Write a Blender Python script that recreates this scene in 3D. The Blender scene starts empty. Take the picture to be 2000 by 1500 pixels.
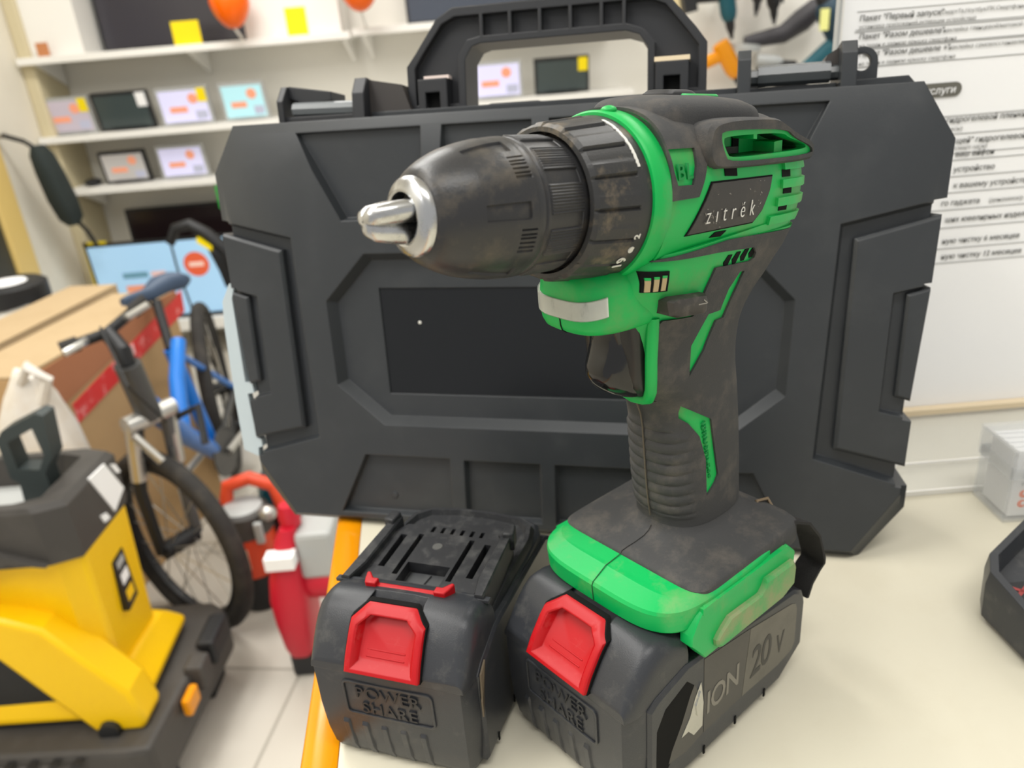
import bpy, bmesh, math, random
from mathutils import Vector, Matrix
from math import sin, cos, pi, radians as R

sc = bpy.context.scene
COL = sc.collection
random.seed(7)

# ------------------------------------------------------------------ camera, world, lights, exposure
PITCH, ROLL = R(23.5), R(4.8)
fw = Vector((0, cos(PITCH), -sin(PITCH)))
r0 = Vector((1, 0, 0)); u0 = r0.cross(fw)
cr = r0 * cos(ROLL) - u0 * sin(ROLL)
cu = r0 * sin(ROLL) + u0 * cos(ROLL)
cam = bpy.data.cameras.new('camera')
cam.lens = 27.0; cam.sensor_width = 36.0; cam.sensor_fit = 'HORIZONTAL'
cam.clip_start = 0.01; cam.clip_end = 50
cam.dof.use_dof = True; cam.dof.focus_distance = 0.272; cam.dof.aperture_fstop = 12.5
camo = bpy.data.objects.new('camera', cam); COL.objects.link(camo)
M = Matrix((cr, cu, -fw)).transposed().to_4x4(); M.translation = Vector((0, 0, 0.28))
camo.matrix_world = M
sc.camera = camo

w = bpy.data.worlds.new('world'); sc.world = w; w.use_nodes = True
w.node_tree.nodes['Background'].inputs[0].default_value = (1.0, 0.995, 0.985, 1)
w.node_tree.nodes['Background'].inputs[1].default_value = 0.55

def area(name, loc, sx, sy, power, col=(1, .985, .955), rot=(0, 0, 0)):
    l = bpy.data.lights.new(name, 'AREA'); l.shape = 'RECTANGLE'; l.size = sx; l.size_y = sy
    l.energy = power; l.color = col
    o = bpy.data.objects.new(name, l); COL.objects.link(o); o.location = loc; o.rotation_euler = rot
    return o
area('ceiling_or_fill_lamp', (0.25, -0.35, 1.75), 1.2, 0.35, 14)
area('ceiling_or_fill_lamp', (-1.35, -0.35, 1.75), 0.35, 1.4, 21)  # added fill lamp, brightens the left wall and left-facing case facets
area('ceiling_or_fill_lamp', (-0.75, 0.75, 1.75), 0.35, 1.5, 19)
area('ceiling_or_fill_lamp', (-0.9, 2.4, 1.75), 1.2, 0.5, 34)
area('ceiling_or_fill_lamp', (1.1, 1.6, 1.75), 0.5, 1.6, 22)

vs = sc.view_settings
sc.display_settings.display_device = 'sRGB'
vs.view_transform = 'Standard'; vs.look = 'None'; vs.gamma = 1.0; vs.use_curve_mapping = False
vs.exposure = 0.22

# ------------------------------------------------------------------ materials
def lin(c):
    return tuple(((x / 255) / 12.92 if x / 255 <= .04045 else ((x / 255 + .055) / 1.055) ** 2.4) for x in c) + (1,)
MATS = {}
def mat(name, col, rough=.5, metal=0, spec=.5, dirt_or_glint=None, damt=.4, dscale=60, dlo=.5, dhi=.7, bump=0, bscale=900,
        bevel=0, trans=0, emit=0, streak=None, ior=1.45, alpha=1):
    if name in MATS: return MATS[name]
    m = bpy.data.materials.new(name); m.use_nodes = True
    nt = m.node_tree; N = nt.nodes; L = nt.links; b = N['Principled BSDF']
    b.inputs['Base Color'].default_value = lin(col)
    b.inputs['Roughness'].default_value = rough; b.inputs['Metallic'].default_value = metal
    b.inputs['Specular IOR Level'].default_value = spec
    b.inputs['IOR'].default_value = ior
    b.inputs['Transmission Weight'].default_value = trans
    b.inputs['Alpha'].default_value = alpha
    if emit:
        b.inputs['Emission Color'].default_value = lin(col); b.inputs['Emission Strength'].default_value = emit
    tc = None
    if dirt_or_glint or bump:
        tc = N.new('ShaderNodeTexCoord')
    if dirt_or_glint:
        n = N.new('ShaderNodeTexNoise'); n.inputs['Scale'].default_value = dscale; n.inputs['Detail'].default_value = 8
        n.inputs['Roughness'].default_value = .68
        mp = N.new('ShaderNodeMapping')
        if streak: mp.inputs['Scale'].default_value = streak
        L.new(tc.outputs['Object'], mp.inputs['Vector']); L.new(mp.outputs[0], n.inputs['Vector'])
        r = N.new('ShaderNodeMapRange'); r.inputs['From Min'].default_value = dlo; r.inputs['From Max'].default_value = dhi
        r.inputs['To Max'].default_value = damt
        L.new(n.outputs['Fac'], r.inputs['Value'])
        mx = N.new('ShaderNodeMix'); mx.data_type = 'RGBA'
        mx.inputs[6].default_value = lin(col); mx.inputs[7].default_value = lin(dirt_or_glint)
        L.new(r.outputs[0], mx.inputs[0]); L.new(mx.outputs[2], b.inputs['Base Color'])
        if not emit:
            rr = N.new('ShaderNodeMapRange'); rr.inputs['To Min'].default_value = rough; rr.inputs['To Max'].default_value = min(1, rough + .25)
            L.new(r.outputs[0], rr.inputs['Value']); L.new(rr.outputs[0], b.inputs['Roughness'])
    nrm = None
    if bevel:
        bv = N.new('ShaderNodeBevel'); bv.samples = 4; bv.inputs['Radius'].default_value = bevel; nrm = bv
    if bump:
        n2 = N.new('ShaderNodeTexNoise'); n2.inputs['Scale'].default_value = bscale; n2.inputs['Detail'].default_value = 3
        L.new(tc.outputs['Object'], n2.inputs['Vector'])
        bp = N.new('ShaderNodeBump'); bp.inputs['Strength'].default_value = bump; bp.inputs['Distance'].default_value = .0006
        L.new(n2.outputs['Fac'], bp.inputs['Height'])
        if nrm: L.new(nrm.outputs[0], bp.inputs['Normal'])
        nrm = bp
    if nrm: L.new(nrm.outputs[0], b.inputs['Normal'])
    MATS[name] = m
    return m

DUST = (150, 135, 105)
GREEN = mat('green plastic', (0, 168, 76), .42, dirt_or_glint=(110, 140, 85), damt=.75, dscale=38, dlo=.5, dhi=.78, bump=.05)
GREENF = mat('green foot plastic', (0, 172, 84), .4, dirt_or_glint=(125, 160, 100), damt=.7, dscale=45, dlo=.5, dhi=.75, bump=.05)
RUB = mat('dusty black rubber', (64, 64, 64), .72, spec=.35, dirt_or_glint=(120, 112, 102), damt=.6, dscale=75, dlo=.48, dhi=.82, bump=.3, bscale=2500)
CHUCK = mat('worn black plastic', (44, 44, 45), .34, dirt_or_glint=(120, 108, 88), damt=.6, dscale=70, dlo=.5, dhi=.85, bump=.12, bscale=1500)
COLLAR = mat('dusty black plastic', (46, 46, 46), .4, dirt_or_glint=(140, 124, 98), damt=.8, dscale=85, dlo=.53, dhi=.78, bump=.12, bscale=1500)
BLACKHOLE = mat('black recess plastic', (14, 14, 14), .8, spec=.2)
STEEL = mat('polished steel', (186, 187, 187), .26, metal=1, dirt_or_glint=(120, 110, 95), damt=.5, dscale=120)
SAND = mat('sandy plate', (176, 156, 118), .7)
BAT = mat('black battery plastic', (48, 50, 54), .36, dirt_or_glint=(110, 108, 102), damt=.5, dscale=90, dlo=.55, dhi=.85, bump=.12, bscale=2200, bevel=.0006)
BATD = mat('dark battery plastic', (36, 37, 40), .5, dirt_or_glint=(98, 98, 96), damt=.6, dscale=120, dlo=.5, dhi=.8, bump=.1)
RED = mat('red plastic', (176, 9, 20), .42, spec=.4, dirt_or_glint=(205, 110, 105), damt=.3, dscale=110, dlo=.58, dhi=.8, bevel=.0006)
LABD = mat('dark label film', (72, 70, 66), .45, dirt_or_glint=(100, 96, 88), damt=.5, dscale=60)
LABL = mat('grey label film', (100, 97, 88), .45, dirt_or_glint=(82, 80, 74), damt=.4, dscale=60)
INKL = mat('pale ink', (128, 124, 114), .5)
INKD = mat('dark ink', (58, 57, 54), .5)
WINK = mat('white ink', (214, 212, 204), .55)
GLOSS = mat('glossy black plastic', (18, 18, 19), .14, spec=.6)
CASE = mat('charcoal case plastic', (46, 49, 52), .4, spec=.6, dirt_or_glint=(66, 68, 70), damt=.4, dscale=22, dlo=.5, dhi=.75, bump=.1, bscale=1800, bevel=.0011)
CASEP = mat('smooth case panel', (25, 27, 30), .28, spec=.35)
CASEH = mat('black handle plastic', (42, 43, 46), .45, bevel=.0014)
CLEAR = mat('clear acrylic', (236, 238, 238), .08, alpha=.2)
LENS = mat('clear lens plastic', (238, 240, 236), .12, trans=.85, dirt_or_glint=(200, 198, 186), damt=.35, dscale=140, ior=1.4)
TABLE = mat('cream laminate', (217, 211, 191), .33, dirt_or_glint=(210, 202, 180), damt=.5, dscale=9, spec=.4)
ORANGE = mat('orange edging', (232, 148, 10), .2, dirt_or_glint=(250, 214, 160), damt=.3, dscale=60, dlo=.64, dhi=.72)  # pale blotches paint glare highlights onto the orange
WHITE = mat('white laminate', (240, 238, 232), .5)
WALL = mat('cream wall paint', (232, 226, 210), .8, dirt_or_glint=(222, 214, 196), damt=.5, dscale=3)
WALLB = mat('white wall paint', (238, 235, 226), .8)
FLOORM = None
YEL = mat('yellow plastic', (248, 200, 0), .38, dirt_or_glint=(240, 188, 0), damt=.5, dscale=6)
DKP = mat('dark grey plastic', (66, 63, 60), .55, dirt_or_glint=(88, 84, 80), damt=.4, dscale=20)
BLK = mat('black plastic', (30, 31, 33), .5)
CARD = mat('brown cardboard', (186, 152, 108), .85, dirt_or_glint=(168, 134, 92), damt=.5, dscale=6)
CARDT = mat('pale cardboard', (184, 160, 124), .85, dirt_or_glint=(172, 148, 112), damt=.5, dscale=8)
TAPE = mat('red tape', (214, 42, 40), .4, dirt_or_glint=(240, 170, 165), damt=.7, dscale=24, dlo=.55, dhi=.65)
BAG = mat('white polythene', (232, 226, 216), .4, dirt_or_glint=(214, 196, 170), damt=.6, dscale=5)
TYRE = mat('black tyre rubber', (44, 42, 40), .8, dirt_or_glint=(88, 82, 74), damt=.5, dscale=20)
ALU = mat('brushed aluminium', (196, 194, 188), .35, metal=.8)
BLUE = mat('blue frame paint', (28, 116, 206), .3)
GREYF = mat('dark grey frame paint', (70, 70, 70), .4)
ORP = mat('orange red plastic', (218, 74, 40), .45)
REDM = mat('crimson plastic', (196, 26, 48), .4)
GREYP = mat('pale grey plastic', (176, 178, 176), .45)
PALE = mat('pale blue grey acrylic', (186, 198, 202), .3)
TEAL = mat('teal plastic', (24, 84, 96), .45)
PAPER = mat('white paper', (250, 250, 250), .6)
INKG = mat('grey print', (160, 160, 158), .7)
INKK = mat('dark print', (122, 122, 120), .7)
PILL = mat('olive grey print', (104, 102, 94), .6)
TAGY = mat('yellow card', (250, 224, 0), .6)
BALLO = mat('orange balloon rubber', (255, 106, 0), .25)
CREAMP = mat('cream plastic', (226, 208, 176), .4)

# ------------------------------------------------------------------ geometry helpers
class G:
    def __init__(s): s.v = []; s.f = []
    def add(s, vs_, fs):
        o = len(s.v); s.v += [tuple(p) for p in vs_]; s.f += [tuple(i + o for i in q) for q in fs]; return s
    def box(s, a, b):
        (x0, y0, z0), (x1, y1, z1) = a, b
        return s.add([(x0,y0,z0),(x1,y0,z0),(x1,y1,z0),(x0,y1,z0),(x0,y0,z1),(x1,y0,z1),(x1,y1,z1),(x0,y1,z1)],
                     [(0,3,2,1),(4,5,6,7),(0,1,5,4),(1,2,6,5),(2,3,7,6),(3,0,4,7)])
    def loft(s, rings, cap0=True, cap1=True, closed=True):
        n = len(rings[0]); o = len(s.v)
        for r in rings: s.v += [tuple(p) for p in r]
        for i in range(len(rings) - 1):
            for j in range(n if closed else n - 1):
                k = (j + 1) % n
                s.f.append((o+i*n+j, o+i*n+k, o+(i+1)*n+k, o+(i+1)*n+j))
        if cap0: s.f.append(tuple(o + j for j in reversed(range(n))))
        if cap1: s.f.append(tuple(o + (len(rings)-1)*n + j for j in range(n)))
        return s
    def prism(s, poly, P, h0, h1, poly1=None):
        """poly: 2-D points; P(a, b, h) -> 3-D point"""
        q = poly1 or poly
        return s.loft([[P(a, b, h0) for a, b in poly], [P(a, b, h1) for a, b in q]])
    def tube(s, path, r, n=12, cap=True):
        path = [Vector(p) for p in path]; rs = r if isinstance(r, (list, tuple)) else [r] * len(path)
        rings = []; up = None
        for i, p in enumerate(path):
            t = (path[min(i+1, len(path)-1)] - path[max(i-1, 0)]).normalized()
            if up is None:
                up = Vector((0, 0, 1)) if abs(t.z) < .9 else Vector((1, 0, 0))
            a = t.cross(up).normalized(); up = a.cross(t).normalized()
            rings.append([p + (a * cos(2*pi*k/n) + up * sin(2*pi*k/n)) * rs[i] for k in range(n)])
        return s.loft(rings, cap, cap)
    def lathe(s, prof, O, ax, n=64, mod=None):
        O = Vector(O); ax = Vector(ax).normalized()
        a = Vector((0, 1, 0)) if abs(ax.y) < .8 else Vector((1, 0, 0))
        b = ax.cross(a).normalized(); a = b.cross(ax).normalized()
        rings = []
        for d, r in prof:
            rings.append([O + ax*d + (a*cos(2*pi*k/n) + b*sin(2*pi*k/n)) * (r + (mod(d, 2*pi*k/n) if mod else 0)) for k in range(n)])
        return s.loft(rings)
    def ball(s, c, rx, ry, rz, n=20, m=12):
        c = Vector(c); rings = []
        for i in range(m + 1):
            t = pi * (i + .02) / (m + .04) - pi/2
            rings.append([c + Vector((rx*cos(t)*cos(2*pi*k/n), ry*cos(t)*sin(2*pi*k/n), rz*sin(t))) for k in range(n)])
        return s.loft(rings)

def build(name, g, m, parent=None, smooth=38, bevel=0, seg=2, sc_=1.0, xf=None, recalc=True):
    me = bpy.data.meshes.new(name)
    vs_ = [(p[0]*sc_, p[1]*sc_, p[2]*sc_) for p in g.v]
    me.from_pydata(vs_, [], g.f)
    if xf is not None: me.transform(xf)
    if recalc:
        bm = bmesh.new(); bm.from_mesh(me); bmesh.ops.recalc_face_normals(bm, faces=bm.faces); bm.to_mesh(me); bm.free()
    me.update()
    o = bpy.data.objects.new(name, me); COL.objects.link(o)
    if m: me.materials.append(m)
    if smooth:
        me.polygons.foreach_set('use_smooth', [True] * len(me.polygons)); me.set_sharp_from_angle(angle=R(smooth))
    if bevel:
        b = o.modifiers.new('bevel', 'BEVEL'); b.width = bevel; b.segments = seg; b.limit_method = 'ANGLE'; b.angle_limit = R(35)
        b.harden_normals = False
    if parent: o.parent = parent
    return o

def boolean(o, cutters, op='DIFFERENCE', smooth=38):
    """apply boolean with temporary cutter meshes (all in the same local frame as o)"""
    mats = list(o.data.materials)
    par = o.parent; o.parent = None
    tmp = []
    for g in cutters:
        c = build('cutter', g, None, None, 0); tmp.append(c)
        md = o.modifiers.new('b', 'BOOLEAN'); md.operation = op; md.object = c; md.solver = 'EXACT'
    bpy.context.view_layer.update()
    dg = bpy.context.evaluated_depsgraph_get()
    me = bpy.data.meshes.new_from_object(o.evaluated_get(dg))
    o.modifiers.clear(); o.data = me
    me.materials.clear()
    for m in mats: me.materials.append(m)
    for p in me.polygons: p.material_index = 0
    if smooth:
        me.polygons.foreach_set('use_smooth', [True] * len(me.polygons)); me.set_sharp_from_angle(angle=R(smooth))
    for c in tmp:
        d = c.data; bpy.data.objects.remove(c); bpy.data.meshes.remove(d)
    o.parent = par
    return o

def tag(o, label, cat, group=None):
    o['label'] = label; o['category'] = cat
    if group: o['group'] = group
    return o
def thing(name, label, cat, loc=(0, 0, 0), rz=0, group=None, basis=None):
    o = bpy.data.objects.new(name, None); COL.objects.link(o); o.empty_display_size = .02
    if basis is not None: o.matrix_world = basis
    else: o.location = loc; o.rotation_euler = (0, 0, rz)
    return tag(o, label, cat, group)
def struct(o):
    o['kind'] = 'structure'; return o

def text(name, s, size, m, parent, O, X, Y, depth=.0002, align='LEFT', shear=0, spacing=1, bold=0, width=1):
    """lettering lying in the plane spanned by X (reading direction) and Y (up)"""
    cu_ = bpy.data.curves.new(name, 'FONT'); cu_.body = s; cu_.size = size; cu_.extrude = depth / 2
    cu_.align_x = align; cu_.shear = shear; cu_.space_character = spacing; cu_.offset = bold; cu_.resolution_u = 3
    t = bpy.data.objects.new('t', cu_); COL.objects.link(t); bpy.context.view_layer.update()
    me = bpy.data.meshes.new_from_object(t.evaluated_get(bpy.context.evaluated_depsgraph_get()))
    bpy.data.objects.remove(t); bpy.data.curves.remove(cu_)
    X = Vector(X).normalized(); Y = Vector(Y).normalized(); Z = X.cross(Y)
    mm = Matrix((X * width, Y, Z)).transposed().to_4x4(); mm.translation = Vector(O)
    me.transform(mm); me.materials.clear(); me.materials.append(m); me.name = name
    for p in me.polygons: p.material_index = 0
    o = bpy.data.objects.new(name, me); COL.objects.link(o)
    if parent: o.parent = parent
    return o

def spow(c, e): return math.copysign(abs(c) ** e, c)
def selip(cx, cy, a, b, n, N=64):
    return [(cx + a*spow(cos(2*pi*k/N), 2/n), cy + b*spow(sin(2*pi*k/N), 2/n)) for k in range(N)]
def rrect(x0, y0, x1, y1, r, n=5):
    pts = []
    for cx, cy, a0 in ((x1-r, y1-r, 0), (x0+r, y1-r, 90), (x0+r, y0+r, 180), (x1-r, y0+r, 270)):
        for k in range(n + 1):
            a = R(a0 + 90*k/n); pts.append((cx + r*cos(a), cy + r*sin(a)))
    return pts
def lerp(tab, x):
    tab = sorted(tab)
    if x <= tab[0][0]: return tab[0][1:]
    for a, b in zip(tab, tab[1:]):
        if x <= b[0]:
            t = (x - a[0]) / (b[0] - a[0]); return tuple(p + (q-p)*t for p, q in zip(a[1:], b[1:]))
    return tab[-1][1:]
XYZ = lambda a, b, h: (a, b, h)
XZ = lambda a, b, h: (a, h, b)       # polygon in x-z, extruded along y
YZ = lambda a, b, h: (h, a, b)       # polygon in y-z, extruded along x

# ------------------------------------------------------------------ setting
def floor_mat():
    m = bpy.data.materials.new('pale floor tiles'); m.use_nodes = True
    N = m.node_tree.nodes; L = m.node_tree.links; b = N['Principled BSDF']
    tc = N.new('ShaderNodeTexCoord'); mp = N.new('ShaderNodeMapping'); mp.inputs['Rotation'].default_value = (0, 0, R(8)); mp.inputs['Location'].default_value = (.28, .05, 0)
    br = N.new('ShaderNodeTexBrick'); br.offset = 0; br.inputs['Scale'].default_value = 1
    br.inputs['Brick Width'].default_value = .45; br.inputs['Row Height'].default_value = .45; br.inputs['Mortar Size'].default_value = .004
    br.inputs['Color1'].default_value = lin((206, 200, 188)); br.inputs['Color2'].default_value = lin((200, 194, 182)); br.inputs['Mortar'].default_value = lin((168, 162, 150))
    L.new(tc.outputs['Object'], mp.inputs[0]); L.new(mp.outputs[0], br.inputs['Vector']); L.new(br.outputs['Color'], b.inputs['Base Color'])
    b.inputs['Roughness'].default_value = .3
    return m
FZ = -1.0
struct(build('floor', G().box((-2.2, -1.2, FZ-.05), (3.2, 4.1, FZ)), floor_mat(), smooth=0))
struct(build('wall_back', G().box((-2.15, 4.0, FZ), (3.2, 4.1, 1.9)), WALLB, smooth=0))
struct(build('wall_left', G().box((-2.15, -1.2, FZ), (-2.05, 4.0, 1.9)), WALL, smooth=0))
struct(build('ceiling', G().box((-2.2, -1.2, 1.9), (3.2, 4.1, 1.95)), WHITE, smooth=0))
# door opening far down the left wall
d1 = struct(build('door_1', G().box((-2.05, 2.1, FZ), (-2.035, 3.22, .8)), mat('dark door', (62, 58, 44), .5), smooth=0, bevel=.004))
struct(build('trim_1', G().box((-2.05, 3.22, FZ), (-2.02, 3.36, .88)), mat('yellow door frame', (226, 196, 120), .5), smooth=0, bevel=.006))
struct(build('trim_2', G().box((-2.05, 3.74, FZ), (-1.99, 4.0, 1.9)), mat('beige boxed corner', (206, 194, 160), .7), smooth=0, bevel=.01))

# ------------------------------------------------------------------ counter
def ctx(x_off, y): return -0.0895 + x_off - 0.0914 * (y - 0.243)
ct = thing('sales_counter', 'long cream laminate sales counter with orange edging carrying the drill and case', 'counter', (0, 0, 0))
poly = [(ctx(0, -.35), -.35), (1.2, -.35), (1.2, .545), (ctx(0, .545), .545)]
build('countertop', G().prism(poly, XYZ, -.03, 0), TABLE, ct, smooth=0)
g = G(); rings = []
for y in (-.35, .1, .3, .545):
    x = ctx(0, y)
    rings.append([(x - 0, y, -.0305), (x - .0165, y, -.0305), (x - .0178, y, -.027), (x - .0178, y, -.004), (x - .0165, y, -.0012), (x - .0145, y, .0003), (x - .0006, y, .0003), (x - .0003, y, 0)])
build('edge_strip', g.loft(rings), ORANGE, ct, smooth=50)
poly = [(ctx(.02, -.35), -.35), (1.2, -.35), (1.2, .53), (ctx(.02, .53), .53)]
build('cabinet_body', G().prism(poly, XYZ, FZ, -.03), GREYP, ct, smooth=0)

# ------------------------------------------------------------------ price sheet in a clear stand (right, behind the case)
ps = thing('price_list_stand', 'white price list with Cyrillic text in a clear stand at back right', 'sign', (0, 0, 0))
build('sheet', G().box((.2235, .520, .004), (.64, .5215, .62)), PAPER, ps, smooth=0)
build('clear_base', G().box((.2235, .413, .0002), (.70, .519, .0032)), CLEAR, ps, smooth=0, bevel=.0006)
build('base_edge', G().box((.2235, .4115, .0002), (.70, .4129, .0035)), WHITE, ps, smooth=0)
build('base_rib', G().box((.2235, .443, .0033), (.70, .4445, .0048)), WHITE, ps, smooth=0)
build('bottom_rail', G().box((.2235, .512, .0033), (.70, .5195, .0075)), CREAMP, ps, smooth=0)
g = G().box((.2195, .517, .004), (.2212, .5225, .62)); build('edge_frame', g, GREYP, ps, smooth=0)
g = G().box((.2216, .5185, .004), (.2232, .5225, .62)); build('edge_frame', g, WHITE, ps, smooth=0)
XR, ZU = (1, 0, 0), (0, 0, 1)
PY = .5193
def ptxt(s, x, z, size, m=INKK, align='LEFT', bold=0.00003, shear=.12):
    text('lettering', s, size * .9 / 1000, m, ps, (x / 1000, PY, z / 1000), XR, ZU, .0002, align, shear, 1.0, bold)
ptxt('Пакет "Первый запуск"', 233.5, 279.0, 5.2); ptxt('(СмартТв,Ноутбук/ПК,Смартфоны: со', 283.5, 279.2, 3.6, INKG, bold=0)
ptxt('установка приложений,активация устройства)', 233.6, 274.7, 3.6, INKG, bold=0)
ptxt('Пакет "Разом дешевле"', 234.2, 268.6, 5.2); ptxt('- наклейка глянцевой/матовой гидро', 285.0, 268.8, 3.9, INKG, bold=0)
ptxt('на экран и заднюю крышку смартфона', 234.7, 263.9, 3.6, INKG, bold=0)
ptxt('Пакет "Разом дешевле +"', 235.2, 258.4, 5.2); ptxt('- наклейка самовосстанавливающ', 290.0, 258.6, 3.9, INKG, bold=0)
ptxt('на экран и заднюю крышку смартфона', 235.6, 253.4, 3.6, INKG, bold=0)
# service rows: only the part of each row that shows past the case
for t_, x, z in (('гидрогелевой пленки на', 297.1, 213.9), ('щей" гидрогелевой п', 305.3, 200.3), ('ваш айфон', 306.6, 191.7), ('устройство', 306.8, 181.7), ('к вашему устройству', 308.4, 171.0),
                 ('го гаджета', 301.7, 159.5), ('ших ювелирных изделий', 306.2, 147.9), ('ную чистку 6 месяцев', 306.3, 132.9), ('ную чистку 12 месяцев', 307.2, 121.9)):
    ptxt(t_, x, z, 5.6)
ptxt('(часы)', 297.3, 208.6, 4.2, INKG, bold=0); ptxt('на/смарт-часы)', 300.5, 196.2, 4.0, INKG, bold=0); ptxt('(динамики/р', 334.5, 159.5, 4.4, INKG, bold=0)
g = G().prism(rrect(236, 230.1, 304.4, 238.9, 4.2), lambda a, b, h: (a/1000, h, b/1000), .5192, .5199); build('heading_tab', g, PILL, ps, smooth=0)
text('lettering', 'услуги', .0062, PAPER, ps, (.3005, .5190, .2324), XR, ZU, .0002, 'RIGHT', .12)
g = G()
for z in (273.0, 262.7, 252.3, 217.9, 206.4, 194.0, 189.4, 178.6, 167.9, 156.3, 143.9, 129.2, 118.9): g.box((.2315, .5196, z/1000-.0003), (.62, .5199, z/1000+.0003))
for z in (284.6, 274.2, 263.6): g.box((.232, .5196, z/1000-.0002), (.62, .5199, z/1000+.0002))
build('ruled_lines', g, mat('pale rule print', (176, 176, 174), .7), ps, smooth=0)
build('header_bar', G().box((.238, .5194, .2925), (.62, .5199, .300)), PILL, ps, smooth=0)

# ------------------------------------------------------------------ business cards in a clear box
cb = thing('business_card_box', 'small clear plastic box of white business cards at the right edge', 'card box', (.2835, .376, 0), R(-2))
def shell(g, x0, y0, z0, x1, y1, z1, t):
    g.box((x0, y0, z0), (x1, y1, z0+t)); g.box((x0, y0, z0+t), (x1, y0+t, z1)); g.box((x0, y1-t, z0+t), (x1, y1, z1))
    g.box((x0, y0+t, z0+t), (x0+t, y1-t, z1)); g.box((x1-t, y0+t, z0+t), (x1, y1-t, z1)); return g
build('box_base', shell(G(), 0, 0, .0003, .095, .033, .036, .0018), CLEAR, cb, smooth=0)
build('box_lid', G().box((-.001, -.001, .0475), (.096, .034, .0495)).box((-.001, -.001, .030), (.096, .0005, .0475)).box((-.001, .0325, .030), (.096, .034, .0475)).box((-.001, .0005, .030), (.0005, .0325, .0475)).box((.0945, .0005, .030), (.096, .0325, .0475)), CLEAR, cb, smooth=0)
for k in range(14):
    y = .0034 + k * .0019
    o = tag(build('business_card', G().box((.004, y, .0025), (.091, y + .0012, .0465 - .0003 * (k % 3))), PAPER, None, smooth=0),
            'white business cards packed upright inside the clear box', 'business card', 'business cards in the clear box')
    o.matrix_world = Matrix.Translation((.2835, .376, 0)) @ Matrix.Rotation(R(-2), 4, 'Z')
    if k == 0:
        o['label'] = 'front business card with orange icons facing out of the clear box'; del o['group']
        for z, s in ((.0395, 'О'), (.034, 'Ж')): text('lettering', s, .0042, BALLO, o, (.0085, y-.0001, z), XR, ZU, .0001)
        for z, s in ((.0275, 'г. У'), (.0235, 'ул')): text('lettering', s, .0034, INKG, o, (.0085, y-.0001, z), XR, ZU, .0001)
        for z in (.0175, .0108):
            ring = G().lathe([(0, .0026), (.0002, .0026)], (.0112, y-.0002, z), (0, 1, 0), 20); build('icon_disc', ring, BALLO, o, smooth=0)
            ring = G().lathe([(0, .0012), (.0001, .0012)], (.0118, y-.0003, z+.0004), (0, 1, 0), 12); build('icon_glyph', ring, PAPER, o, smooth=0)

# ------------------------------------------------------------------ battery charger cut by the right edge
ch = thing('battery_charger', 'black battery charger with a sloping icon panel cut off by right edge', 'charger', (0, 0, 0))
ol = [(.2245, .262), (.2225, .298), (.2285, .309), (.268, .336), (.36, .336), (.36, .262), (.30, .222), (.27, .224)]
ins = lambda k: [(.295 + (x - .295)*k, .285 + (y - .285)*k) for x, y in ol]
hz = lambda x, y: .026 + max(0, y - .272) * .18
g = G().loft([[(x, y, .0002) for x, y in ins(.94)], [(x, y, .004) for x, y in ins(.985)], [(x, y, hz(x, y)*.75) for x, y in ol], [(x, y, hz(x, y)) for x, y in ins(.985)],
              [(x, y, hz(x, y)) for x, y in ins(.93)], [(x, y, hz(x, y)-.010) for x, y in ins(.90)]])
build('shell', g, BAT, ch, smooth=30)
tilt = lambda x, y, h: (x, y, hz(x, y) - .0098 + h)
g = G().prism([(.229, .266), (.229, .2985), (.33, .2985), (.33, .266)], tilt, -.001, .0012); build('icon_panel', g, BLK, ch, smooth=0)
for q in ([(.232, .2895), (.2335, .2885), (.2435, .2955), (.242, .2968)], [(.2335, .2965), (.2325, .2953), (.2425, .288), (.2437, .2893)]): build('icon_mark', G().prism(q, tilt, .0012, .0016), mat('dull red print', (150, 60, 58), .6), ch, smooth=0)
g = G().prism([(.262, .302), (.262, .316), (.33, .316), (.33, .302)], tilt, -.001, .001); build('icon_panel', g, mat('dark green print', (32, 58, 50), .6), ch, smooth=0)
build('front_slot', G().box((.238, .2425, .006), (.30, .2455, .010)), BLACKHOLE, ch, smooth=0)

# ------------------------------------------------------------------ tool case leaning behind the drill
YAW, LEAN = R(-15.22), R(9.92)
cuv = Vector((cos(YAW), sin(YAW), 0)); cn = Vector((sin(YAW), -cos(YAW), 0))
cv = Vector((0, 0, 1)) * cos(LEAN) - cn * sin(LEAN); cw = cuv.cross(cv)
CM = Matrix((cuv, cv, cw)).transposed().to_4x4() @ Matrix.Scale(.001, 4); CM.translation = Vector((.0151, .3976, .0004))
CMr = Matrix((cuv, cv, cw)).transposed().to_4x4(); CMr.translation = CM.translation
case = thing('tool_case', 'large charcoal plastic tool case leaning upright behind the drill and batteries', 'tool case', basis=CMr)
S_ = .001
out = [(-191.5, 254.8), (-207.8, 227.3), (-200, 32), (-178.5, -.5), (178.5, -.5), (200, 32), (207.8, 227.3), (191.5, 254.8)]
inn = [(-175, 227), (-195, 200), (-196, 42), (-173, 6), (173, 6), (196, 42), (195, 200), (175, 227)]
top_in = [(-188, 249.6), (-203, 225.5), (-196.6, 34), (-176, 2), (176, 2), (196.6, 34), (203, 225.5), (188, 249.6)]
def ring(p, wd): return [(a, max(b, -wd*.176) if b < 9 else b, wd) for a, b in p]
def sc2(p, d): return [(a - math.copysign(d, a), b + (d if b < 100 else -d)) for a, b in p]
body = G().loft([ring(sc2(out, 2), -42), ring(out, -40), ring(out, -7), ring(top_in, -5), ring(inn, 0)])
o = build('front_shell', body, CASE, case, smooth=0, sc_=1)
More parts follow.
